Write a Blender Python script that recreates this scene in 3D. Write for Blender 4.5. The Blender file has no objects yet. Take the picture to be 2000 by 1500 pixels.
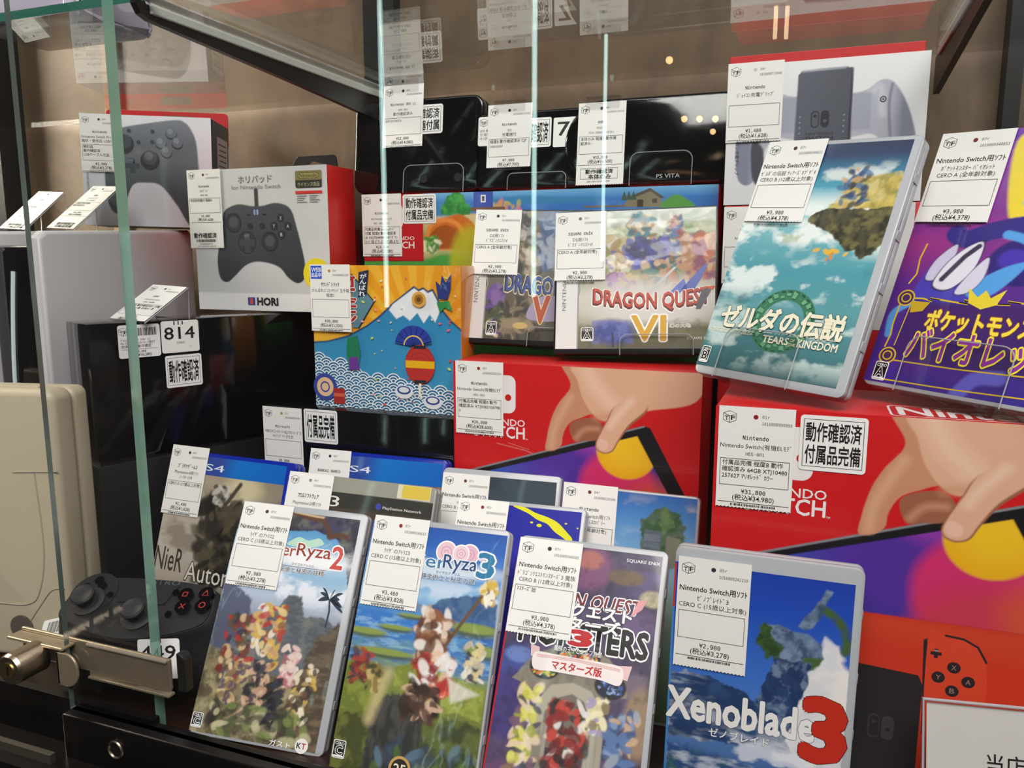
import bpy, bmesh, math, random
import numpy as np
from mathutils import Vector, Matrix
from mathutils.geometry import tessellate_polygon

scene = bpy.context.scene
COL = scene.collection
R = math.radians

# ---------------------------------------------------------------- camera
cam_data = bpy.data.cameras.new('camera')
cam_data.sensor_fit = 'HORIZONTAL'; cam_data.sensor_width = 36.0
cam_data.lens = 36.0 * 1550.0 / 2000.0
cam_data.clip_start = 0.01; cam_data.clip_end = 50
cam = bpy.data.objects.new('camera', cam_data); COL.objects.link(cam)
cam.location = (0, 0, 0); cam.rotation_euler = (R(81.0), 0, R(20.8))
scene.camera = cam
scene.view_settings.view_transform = 'Standard'
scene.view_settings.look = 'None'
scene.view_settings.exposure = 0.0
scene.view_settings.gamma = 1.0
scene.view_settings.use_curve_mapping = False
cy = scene.cycles
cy.max_bounces = 16; cy.transparent_max_bounces = 40; cy.glossy_bounces = 6; cy.transmission_bounces = 10
cy.sample_clamp_indirect = 4.0
cy.caustics_reflective = False; cy.caustics_refractive = False

# ---------------------------------------------------------------- world and lights
world = bpy.data.worlds.new('shop'); scene.world = world; world.use_nodes = True
wb = world.node_tree.nodes['Background']
wb.inputs[0].default_value = (0.42, 0.37, 0.33, 1); wb.inputs[1].default_value = 0.08

def area_light(name, loc, target, sx, sy, power, color, spread=180):
    ld = bpy.data.lights.new(name, 'AREA'); ld.shape = 'RECTANGLE'; ld.size = sx; ld.size_y = sy
    ld.energy = power; ld.color = color; ld.spread = R(spread)
    lo = bpy.data.objects.new(name, ld); COL.objects.link(lo); lo.location = loc
    d = Vector(target) - Vector(loc); lo.rotation_euler = d.to_track_quat('-Z', 'Y').to_euler()
    return lo
area_light('shop_ceiling_light', (0.25, -0.75, 1.35), (-0.15, 0.55, -0.1), 1.6, 0.9, 62, (1.0, 0.958, 0.915))
area_light('case_top_light', (-0.20, 0.44, 0.62), (-0.20, 0.52, 0.0), 1.3, 0.10, 1.5, (0.98, 0.98, 1.0))
area_light('neighbour_case_light', (-1.50, 0.40, 0.42), (-0.95, 0.80, 0.05), 0.3, 0.4, 8, (1.0, 0.90, 0.74), 85)

# ---------------------------------------------------------------- colours and materials
def lin(h):
    if isinstance(h, (tuple, list)): return np.array(h[:3], dtype=float)
    h = h.lstrip('#'); c = np.array([int(h[i:i + 2], 16) for i in (0, 2, 4)]) / 255.0
    return np.where(c <= 0.04045, c / 12.92, ((c + 0.055) / 1.055) ** 2.4)

MATS = {}
def mat(name, color, rough=0.5, metal=0.0, coat=0.0, trans=0.0, emit=None, estr=0.0, spec=0.5, noise=None, alpha=1.0):
    if name in MATS: return MATS[name]
    m = bpy.data.materials.new(name); m.use_nodes = True; nt = m.node_tree; b = nt.nodes['Principled BSDF']
    c = lin(color)
    b.inputs['Base Color'].default_value = (*c, 1); b.inputs['Roughness'].default_value = rough
    b.inputs['Metallic'].default_value = metal; b.inputs['Coat Weight'].default_value = coat
    b.inputs['Coat Roughness'].default_value = 0.06
    b.inputs['Transmission Weight'].default_value = trans; b.inputs['Specular IOR Level'].default_value = spec
    b.inputs['Alpha'].default_value = alpha
    if emit is not None:
        b.inputs['Emission Color'].default_value = (*lin(emit), 1); b.inputs['Emission Strength'].default_value = estr
    if noise:
        sc, amt, bump = noise
        tc = nt.nodes.new('ShaderNodeTexCoord'); n = nt.nodes.new('ShaderNodeTexNoise')
        n.inputs['Scale'].default_value = sc; n.inputs['Detail'].default_value = 6
        nt.links.new(tc.outputs['Object'], n.inputs['Vector'])
        if amt:
            mx = nt.nodes.new('ShaderNodeMix'); mx.data_type = 'RGBA'
            mx.inputs[6].default_value = (*(c * (1 - amt)), 1); mx.inputs[7].default_value = (*np.minimum(c * (1 + amt), 1), 1)
            nt.links.new(n.outputs['Fac'], mx.inputs[0]); nt.links.new(mx.outputs[2], b.inputs['Base Color'])
        if bump:
            bp = nt.nodes.new('ShaderNodeBump'); bp.inputs['Strength'].default_value = bump; bp.inputs['Distance'].default_value = 0.001
            nt.links.new(n.outputs['Fac'], bp.inputs['Height']); nt.links.new(bp.outputs['Normal'], b.inputs['Normal'])
    MATS[name] = m
    return m

def print_mat(name, rough=0.4, coat=0.0, bump=0.0):
    """printed paper or card: the ink colours are carried by the mesh"""
    if name in MATS: return MATS[name]
    m = bpy.data.materials.new(name); m.use_nodes = True; nt = m.node_tree; b = nt.nodes['Principled BSDF']
    a = nt.nodes.new('ShaderNodeVertexColor'); a.layer_name = 'ink'
    nt.links.new(a.outputs['Color'], b.inputs['Base Color'])
    b.inputs['Roughness'].default_value = rough; b.inputs['Coat Weight'].default_value = coat; b.inputs['Coat Roughness'].default_value = 0.05
    if bump:
        tc = nt.nodes.new('ShaderNodeTexCoord'); n = nt.nodes.new('ShaderNodeTexNoise'); n.inputs['Scale'].default_value = 16; n.inputs['Detail'].default_value = 3
        bp = nt.nodes.new('ShaderNodeBump'); bp.inputs['Strength'].default_value = bump; bp.inputs['Distance'].default_value = 0.004
        nt.links.new(tc.outputs['Object'], n.inputs['Vector']); nt.links.new(n.outputs['Fac'], bp.inputs['Height'])
        nt.links.new(bp.outputs['Normal'], b.inputs['Coat Normal'])
    MATS[name] = m
    return m

def clear_mat(name, tint='#ffffff', f0=0.04, rough=0.0, boost=1.0):
    """thin clear sheet: lets light straight through, mirrors by the angle of view"""
    if name in MATS: return MATS[name]
    m = bpy.data.materials.new(name); m.use_nodes = True; nt = m.node_tree; nt.nodes.clear()
    out = nt.nodes.new('ShaderNodeOutputMaterial'); mix = nt.nodes.new('ShaderNodeMixShader')
    tr = nt.nodes.new('ShaderNodeBsdfTransparent'); tr.inputs[0].default_value = (*lin(tint), 1)
    gl = nt.nodes.new('ShaderNodeBsdfGlossy'); gl.inputs['Roughness'].default_value = rough
    geo = nt.nodes.new('ShaderNodeNewGeometry'); dot = nt.nodes.new('ShaderNodeVectorMath'); dot.operation = 'DOT_PRODUCT'
    nt.links.new(geo.outputs['Incoming'], dot.inputs[0]); nt.links.new(geo.outputs['Normal'], dot.inputs[1])
    def mth(op, a, b=None):
        n = nt.nodes.new('ShaderNodeMath'); n.operation = op
        for i, v in enumerate((a, b)):
            if v is None: continue
            if isinstance(v, (int, float)): n.inputs[i].default_value = v
            else: nt.links.new(v, n.inputs[i])
        return n.outputs[0]
    ab = mth('ABSOLUTE', dot.outputs['Value']); inv = mth('SUBTRACT', 1.0, ab); p5 = mth('POWER', inv, 5.0)
    f = mth('MINIMUM', mth('MULTIPLY', mth('ADD', mth('MULTIPLY', p5, 1.0 - f0), f0), boost), 1.0)
    nt.links.new(f, mix.inputs[0]); nt.links.new(tr.outputs[0], mix.inputs[1]); nt.links.new(gl.outputs[0], mix.inputs[2])
    nt.links.new(mix.outputs[0], out.inputs[0])
    MATS[name] = m
    return m

def wood_wall_mat():
    m = bpy.data.materials.new('mottled_board'); m.use_nodes = True; nt = m.node_tree; b = nt.nodes['Principled BSDF']
    tc = nt.nodes.new('ShaderNodeTexCoord'); mp = nt.nodes.new('ShaderNodeMapping'); mp.inputs['Scale'].default_value = (9, 9, 5)
    n1 = nt.nodes.new('ShaderNodeTexNoise'); n1.inputs['Scale'].default_value = 1.6; n1.inputs['Detail'].default_value = 8; n1.inputs['Roughness'].default_value = 0.65
    n1.inputs['Distortion'].default_value = 0.6
    cr = nt.nodes.new('ShaderNodeValToRGB'); e = cr.color_ramp
    e.elements[0].position = 0.28; e.elements[0].color = (*lin('#493929'), 1)
    e.elements[1].position = 0.74; e.elements[1].color = (*lin('#776148'), 1)
    nt.links.new(tc.outputs['Object'], mp.inputs['Vector']); nt.links.new(mp.outputs['Vector'], n1.inputs['Vector'])
    nt.links.new(n1.outputs['Fac'], cr.inputs['Fac']); nt.links.new(cr.outputs['Color'], b.inputs['Base Color'])
    b.inputs['Roughness'].default_value = 0.55
    return m

M_WALL = wood_wall_mat()
M_BLACK = mat('black_paint', '#121212', 0.35)
M_BLACKGLOSS = mat('black_gloss', '#0b0c0e', 0.09, coat=0.6)
M_BLACKSATIN = mat('black_satin', '#17181b', 0.38, noise=(60, 0.15, 0.0))
M_DARKRUBBER = mat('dark_rubber', '#202124', 0.6)
M_FLOOR = mat('dark_wood', '#2a1712', 0.3, noise=(14, 0.35, 0.05))
M_RAIL = mat('black_rail', '#0d0b0b', 0.28)
M_ALU = mat('dull_aluminium', '#8b8378', 0.35, metal=0.9)
M_BRASS = mat('tarnished_brass', '#b3a48c', 0.38, metal=0.75, noise=(40, 0.25, 0.0))
M_STEEL = mat('lock_steel', '#b3a592', 0.3, metal=1.0)
M_FUZZ = mat('dusty_felt', '#8a7f70', 0.95)
M_GLASS = clear_mat('pane_glass', '#fefefe', 0.045)
M_SHELF = clear_mat('shelf_glass', '#fbfdfc', 0.05, boost=1.12)
M_EDGE = mat('green_glass_edge', '#8cc4b0', 0.12, trans=0.35)
M_EDGE_SHADED = mat('shaded_glass_edge', '#5d6f68', 0.2, trans=0.2)  # darker copy of the glass edge, shade put into its colour
M_ACRYL = clear_mat('clear_acrylic', '#fdfdfd', 0.05)
M_ACRYLEDGE = mat('acrylic_edge', '#dfe4ea', 0.15, trans=0.5)
M_SHELL = mat('frosted_plastic', '#dfe4ea', 0.22, trans=0.45)
M_BLUESHELL = mat('blue_plastic', '#1530b4', 0.18, trans=0.25)
M_CLEARSHELL = mat('clear_plastic', '#c9ccc8', 0.18, trans=0.55)
M_BLACKSHELL = mat('black_plastic', '#1b1b1d', 0.3)
M_TAGBACK = mat('tag_paper', '#f2f1ee', 0.55)
M_WHITEPL = mat('white_plastic', '#d6d6da', 0.3, coat=0.2)
M_BEIGE = mat('beige_plastic', '#c4b99f', 0.42, noise=(12, 0.05, 0.0))
M_BEIGEGROOVE = mat('beige_groove', '#a9a18e', 0.6)
M_REDCARD = mat('red_card', '#c21c1e', 0.42)
M_WHITECARD = mat('white_card', '#e4e4e6', 0.4)
P_TAG = print_mat('thermal_print', 0.5)
P_COVER = print_mat('sleeved_print', 0.32, 0.55)
P_WRAP = print_mat('wrapped_print', 0.36, 0.55, 0.5)
P_CARD = print_mat('card_print', 0.38, 0.25)

# ---------------------------------------------------------------- objects
def basis(yaw, tilt, roll):
    c, s = math.cos(R(yaw)), math.sin(R(yaw)); u = Vector((c, s, 0)); n = Vector((s, -c, 0)); z = Vector((0, 0, 1))
    t = R(tilt); v = z * math.cos(t) - n * math.sin(t)
    r = R(roll); u2 = u * math.cos(r) + v * math.sin(r); v2 = v * math.cos(r) - u * math.sin(r)
    return u2, v2, u2.cross(v2)

def pose_matrix(p):
    x, y, z, yaw, tilt, roll = p
    u, v, n = basis(yaw, tilt, roll)
    return Matrix(((u.x, -n.x, v.x, x), (u.y, -n.y, v.y, y), (u.z, -n.z, v.z, z), (0, 0, 0, 1)))

def tag_props(o, label=None, cat=None, group=None, kind=None):
    if label: o['label'] = label
    if cat: o['category'] = cat
    if group: o['group'] = group
    if kind: o['kind'] = kind
    return o

def thing(name, label, cat, pose=(0, 0, 0, 0, 0, 0), group=None):
    o = bpy.data.objects.new(name, None); COL.objects.link(o); o.empty_display_size = 0.02
    o.matrix_world = pose_matrix(pose)
    return tag_props(o, label, cat, group)

def link(name, me, mats, parent=None, smooth=False):
    for m in (mats if isinstance(mats, (list, tuple)) else [mats]): me.materials.append(m)
    if smooth:
        me.polygons.foreach_set('use_smooth', [True] * len(me.polygons))
        me.set_sharp_from_angle(angle=R(40))
    o = bpy.data.objects.new(name, me); COL.objects.link(o)
    if parent: o.parent = parent
    return o

def obj(name, bm, mats, parent=None, smooth=False):
    bmesh.ops.recalc_face_normals(bm, faces=bm.faces[:])
    me = bpy.data.meshes.new(name); bm.to_mesh(me); bm.free()
    return link(name, me, mats, parent, smooth)

def struct(name, bm, mats, kind='structure', smooth=False):
    o = obj(name, bm, mats, None, smooth); o['kind'] = kind
    return o

def add_box(bm, x0, x1, y0, y1, z0, z1, bev=0.0, seg=2, mi=0):
    nv = [bm.verts.new((x, y, z)) for x in (x0, x1) for y in (y0, y1) for z in (z0, z1)]
    fs = [bm.faces.new([nv[i] for i in q]) for q in ((0, 1, 3, 2), (4, 6, 7, 5), (0, 4, 5, 1), (2, 3, 7, 6), (0, 2, 6, 4), (1, 5, 7, 3))]
    for f in fs: f.material_index = mi
    bmesh.ops.recalc_face_normals(bm, faces=fs)
    if bev:
        es = list({e for f in fs for e in f.edges})
        bmesh.ops.bevel(bm, geom=es, offset=bev, segments=seg, profile=0.5, affect='EDGES')
    return fs

def bx(x0, x1, y0, y1, z0, z1, bev=0.0, seg=2):
    bm = bmesh.new(); add_box(bm, x0, x1, y0, y1, z0, z1, bev, seg)
    return bm

def rrect(x0, x1, z0, z1, r, n=5, corners=(1, 1, 1, 1)):
    pts = []
    for (cx, cz, a0, k) in ((x1 - r, z1 - r, 0, 0), (x0 + r, z1 - r, 90, 1), (x0 + r, z0 + r, 180, 2), (x1 - r, z0 + r, 270, 3)):
        if corners[k]:
            for i in range(n + 1):
                a = R(a0 + 90 * i / n); pts.append((cx + r * math.cos(a), cz + r * math.sin(a)))
        else:
            pts.append((x1 if k in (0, 3) else x0, z1 if k in (0, 1) else z0))
    return pts

def add_prism(bm, pts, y0, y1, bev=0.0, seg=2, mi=0):
    a = [bm.verts.new((x, y0, z)) for x, z in pts]; b = [bm.verts.new((x, y1, z)) for x, z in pts]
    n = len(pts); f0 = bm.faces.new(a); f1 = bm.faces.new(b[::-1]); fs = [f0, f1]
    for i in range(n): fs.append(bm.faces.new((a[i], b[i], b[(i + 1) % n], a[(i + 1) % n])))
    for f in fs: f.material_index = mi
    bmesh.ops.recalc_face_normals(bm, faces=fs)
    if bev:
        bmesh.ops.bevel(bm, geom=list(f0.edges) + list(f1.edges), offset=bev, segments=seg, profile=0.5, affect='EDGES')

def prism(pts, y0, y1, bev=0.0, seg=2):
    bm = bmesh.new(); add_prism(bm, pts, y0, y1, bev, seg)
    return bm

def add_cyl(bm, p0, p1, r0, r1=None, n=20, mi=0, cap=True):
    r1 = r0 if r1 is None else r1
    p0, p1 = Vector(p0), Vector(p1); d = (p1 - p0).normalized()
    a = d.orthogonal().normalized(); b = d.cross(a)
    A = [bm.verts.new(p0 + (a * math.cos(2 * math.pi * i / n) + b * math.sin(2 * math.pi * i / n)) * r0) for i in range(n)]
    B = [bm.verts.new(p1 + (a * math.cos(2 * math.pi * i / n) + b * math.sin(2 * math.pi * i / n)) * r1) for i in range(n)]
    fs = [bm.faces.new((A[i], A[(i + 1) % n], B[(i + 1) % n], B[i])) for i in range(n)]
    if cap: fs += [bm.faces.new(A[::-1]), bm.faces.new(B)]
    for f in fs: f.material_index = mi
    bmesh.ops.recalc_face_normals(bm, faces=fs)

def add_tube(bm, pts, r, n=8, mi=0):
    pts = [Vector(p) for p in pts]; rings = []
    for i, p in enumerate(pts):
        d = (pts[min(i + 1, len(pts) - 1)] - pts[max(i - 1, 0)]).normalized()
        a = d.cross(Vector((0.13, 0.97, 0.2))).normalized(); b = d.cross(a)
        rings.append([bm.verts.new(p + (a * math.cos(2 * math.pi * k / n) + b * math.sin(2 * math.pi * k / n)) * r) for k in range(n)])
    fs = []
    for A, B in zip(rings, rings[1:]):
        fs += [bm.faces.new((A[k], A[(k + 1) % n], B[(k + 1) % n], B[k])) for k in range(n)]
    fs += [bm.faces.new(rings[0][::-1]), bm.faces.new(rings[-1])]
    for f in fs: f.material_index = mi

def spline(pts, n=8, closed=True):
    P = [np.array(p, float) for p in pts]; out = []; m = len(P)
    rng = range(m) if closed else range(m - 1)
    for i in rng:
        if closed: p0, p1, p2, p3 = P[(i - 1) % m], P[i], P[(i + 1) % m], P[(i + 2) % m]
        else: p0, p1, p2, p3 = P[max(i - 1, 0)], P[i], P[i + 1], P[min(i + 2, m - 1)]
        for k in range(n):
            t = k / n
            out.append(tuple(0.5 * ((2 * p1) + (-p0 + p2) * t + (2 * p0 - 5 * p1 + 4 * p2 - p3) * t * t + (-p0 + 3 * p1 - 3 * p2 + p3) * t ** 3)))
    if not closed: out.append(tuple(P[-1]))
    return out

# ---------------------------------------------------------------- lettering
FONTS = {}
def font(kind):
    if kind not in FONTS:
        f = None
        if kind == 'mono':
            try:
                import os
                f = bpy.data.fonts.load(os.path.join(bpy.utils.resource_path('LOCAL'), 'datafiles', 'fonts', 'DejaVuSansMono.woff2'))
            except Exception: f = None
        FONTS[kind] = f
    return FONTS[kind]
TXT = {}
def glyphs(s, bold=0.0, kind='sans', res=2):
    key = (s, round(bold, 4), kind, res)
    if key in TXT: return TXT[key]
    cu = bpy.data.curves.new('lettering', 'FONT'); cu.body = s; cu.size = 1.0; cu.resolution_u = res; cu.offset = bold
    f = font(kind)
    if f: cu.font = f
    o = bpy.data.objects.new('lettering', cu)
    me = bpy.data.meshes.new_from_object(o)
    n = len(me.vertices); co = np.empty(n * 3, np.float64); me.vertices.foreach_get('co', co); co = co.reshape(-1, 3)[:, :2].copy()
    faces = [tuple(p.vertices) for p in me.polygons]
    bpy.data.objects.remove(o); bpy.data.curves.remove(cu); bpy.data.meshes.remove(me)
    TXT[key] = (co, faces)
    return TXT[key]

# ---------------------------------------------------------------- printed art: a flat print, inks in the mesh
class Art:
    """flat print on a w x h face; positions are fractions of the face, x to the right and y DOWN from its top"""
    STEP = 1.0e-5
    def __init__(s, w, h, lift=1.2e-4):
        s.w, s.h, s.lift, s.k = w, h, lift, 0
        s.V = []; s.C = []; s.F = []; s.n = 0
    def _add(s, xy, faces, col, lvl=None):
        xy = np.asarray(xy, float); k = s.k if lvl is None else lvl
        v = np.empty((len(xy), 3)); v[:, 0] = (xy[:, 0] - 0.5) * s.w; v[:, 1] = -(s.lift + s.STEP * k); v[:, 2] = (1 - xy[:, 1]) * s.h
        c = np.asarray(col, float)
        if c.ndim == 1: c = np.tile(c[:3], (len(xy), 1))
        s.V.append(v); s.C.append(c)
        s.F += [tuple(i + s.n for i in f) for f in faces]; s.n += len(xy)
        if lvl is None: s.k += 1
    def raster(s, P):
        ny, nx = P.X.shape
        xy = np.stack([P.X.ravel(), P.Y.ravel()], 1)
        idx = np.arange(ny * nx).reshape(ny, nx)
        q = np.stack([idx[1:, :-1].ravel(), idx[1:, 1:].ravel(), idx[:-1, 1:].ravel(), idx[:-1, :-1].ravel()], 1)
        s._add(xy, [tuple(r) for r in q.tolist()], np.clip(P.img.reshape(-1, 3), 0, 1))
    def poly(s, pts, col, same=False):
        pts = list(pts); col = lin(col)
        tri = tessellate_polygon([[Vector((x, y, 0)) for x, y in pts]])
        fs = []
        for t in tri:
            a, b, c = (pts[i] for i in t)
            ar = (b[0] - a[0]) * (c[1] - a[1]) - (b[1] - a[1]) * (c[0] - a[0])
            fs.append(tuple(t) if ar < 0 else tuple(t[::-1]))
        s._add(pts, fs, col, (s.k - 1) if same else None)
    def blob(s, pts, col, n=8, same=False): s.poly(spline(pts, n), col, same)
    def rect(s, x0, y0, x1, y1, col, same=False): s.poly([(x0, y0), (x1, y0), (x1, y1), (x0, y1)], col, same)
    def rrect(s, x0, y0, x1, y1, r, col, same=False):
        ry = r * s.w / s.h; pts = []
        for cx, cyy, a0 in ((x1 - r, y1 - ry, 0), (x0 + r, y1 - ry, 90), (x0 + r, y0 + ry, 180), (x1 - r, y0 + ry, 270)):
            for i in range(6):
                a = R(a0 + 18 * i); pts.append((cx + r * math.cos(a), cyy + ry * math.sin(a)))
        s.poly(pts, col, same)
    def plus(s, cx, cyy, r, t, col):
        k = s.w / s.h; q = [(-t, -r), (t, -r), (t, -t), (r, -t), (r, t), (t, t), (t, r), (-t, r), (-t, t), (-r, t), (-r, -t), (-t, -t)]
        s.poly([(cx + x, cyy + y * k) for x, y in q], col)
    def frame(s, x0, y0, x1, y1, t, col):
        ty = t * s.w / s.h
        s.rect(x0, y0, x1, y0 + ty, col); s.rect(x0, y1 - ty, x1, y1, col, True); s.rect(x0, y0, x0 + t, y1, col, True); s.rect(x1 - t, y0, x1, y1, col, True)
    def ell(s, cx, cyy, rx, col, ry=None, n=28, same=False, rot=0):
        k = s.w / s.h; ry = rx if ry is None else ry; c, sn = math.cos(R(rot)), math.sin(R(rot)); pts = []
        for i in range(n):
            a = 2 * math.pi * i / n; ex, ey = rx * math.cos(a), ry * math.sin(a)
            pts.append((cx + ex * c - ey * sn, cyy + (ex * sn + ey * c) * k))
        s.poly(pts, col, same)
    def ring(s, cx, cyy, r0, r1, col, a0=0, a1=360, n=40):
        k = s.w / s.h; xy = []; fs = []
        for i in range(n + 1):
            a = R(a0 + (a1 - a0) * i / n)
            xy += [(cx + r0 * math.cos(a), cyy + r0 * k * math.sin(a)), (cx + r1 * math.cos(a), cyy + r1 * k * math.sin(a))]
        for i in range(n): fs.append((2 * i, 2 * i + 2, 2 * i + 3, 2 * i + 1))
        s._add(xy, fs, lin(col))
    def line(s, pts, t, col, same=False):
        k = s.w / s.h; xy = []; fs = []; P = [np.array((x, y / k)) for x, y in pts]
        for i, p in enumerate(P):
            d = P[min(i + 1, len(P) - 1)] - P[max(i - 1, 0)]; d = d / (np.linalg.norm(d) + 1e-9); nn = np.array((-d[1], d[0])) * t / 2
            for q in (p + nn, p - nn): xy.append((q[0], q[1] * k))
        for i in range(len(P) - 1): fs.append((2 * i, 2 * i + 2, 2 * i + 3, 2 * i + 1))
        s._add(xy, fs, lin(col), (s.k - 1) if same else None)
    def text(s, t, bl, tr, col, bold=0.0, kind='sans', out=None, rot=0, arc=0.0, res=2, shear=0.0):
        """lettering whose ink fills the box bl (lower left) .. tr (upper right)"""
        co0, fs = glyphs(t, 0.0, kind, res)
        if not len(co0): return
        lo, hi = co0.min(0), co0.max(0); sz = hi - lo
        x0, y0 = bl; x1, y1 = tr
        for c, b in ([(out[0], out[1])] if out else []) + [(col, bold)]:
            r = b * 0.75; nn = 0 if r < 0.004 else (6 if r < 0.03 else 12)
            sh = [(0.0, 0.0)] + [(r * math.cos(2 * math.pi * i / nn), r * math.sin(2 * math.pi * i / nn)) for i in range(nn)] + ([(r * .5 * math.cos(2 * math.pi * i / 6), r * .5 * math.sin(2 * math.pi * i / 6)) for i in range(6)] if r >= 0.03 else [])
            for i, (dx, dy) in enumerate(sh):
                a = (co0 + np.array((dx, dy)) - lo) / sz
                if rot == 90: a = np.stack([1 - a[:, 1], a[:, 0]], 1)
                if rot == -90: a = np.stack([a[:, 1], 1 - a[:, 0]], 1)
                xx = x0 + (x1 - x0) * a[:, 0] + shear * (a[:, 1] - 0.5); yy = y0 + (y1 - y0) * a[:, 1]
                if arc: yy = yy + arc * ((a[:, 0] - 0.5) ** 2 * 4)
                s._add(np.stack([xx, yy], 1), fs, lin(c), s.k + 0.15 * i)
            s.k += 1 + 0.15 * len(sh)
    def say(s, t, cx, cyy, h, col='#161616', maxw=None, bold=0.0, kind='sans', align='c', sx=1.0):
        """one line of lettering; h is the capital height as a fraction of the face height"""
        if kind == 'mono' and any(ord(ch) > 255 for ch in t): kind = 'sans'
        co, fs = glyphs(t, min(bold, 0.012), kind)
        if not len(co): return
        em = h / 0.73 * s.h; lo, hi = co.min(0), co.max(0)
        w = (hi[0] - lo[0]) * em * sx / s.w
        k = 1.0 if (not maxw or w <= maxw) else maxw / w
        x = (co[:, 0] - lo[0]) * em * sx * k / s.w; w *= k
        x += {'c': cx - w / 2, 'l': cx, 'r': cx - w}[align]
        y = cyy + h / 2 - co[:, 1] * em / s.h
        s._add(np.stack([x, y], 1), fs, lin(col))
    def build(s, name, m, parent, plane='front', off=(0, 0, 0)):
        V = np.concatenate(s.V); C = np.concatenate(s.C)
        if plane == 'top': V = np.stack([V[:, 0], V[:, 2], -V[:, 1]], 1)            # art's top edge points to the back
        if plane == 'right': V = np.stack([-V[:, 1], V[:, 0], V[:, 2]], 1)          # art's left edge at the front
        V = V + np.array(off)
        me = bpy.data.meshes.new(name)
        lens = np.array([len(f) for f in s.F]); loops = np.fromiter((i for f in s.F for i in f), np.int32)
        me.vertices.add(len(V)); me.vertices.foreach_set('co', V.astype(np.float32).ravel())
        me.loops.add(len(loops)); me.loops.foreach_set('vertex_index', loops)
        me.polygons.add(len(lens)); me.polygons.foreach_set('loop_start', np.concatenate([[0], np.cumsum(lens)[:-1]]).astype(np.int32))
        me.update(calc_edges=True)
        at = me.color_attributes.new('ink', 'FLOAT_COLOR', 'POINT')
        at.data.foreach_set('color', np.concatenate([C, np.ones((len(C), 1))], 1).astype(np.float32).ravel())
        return link(name, me, m, parent)

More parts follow.
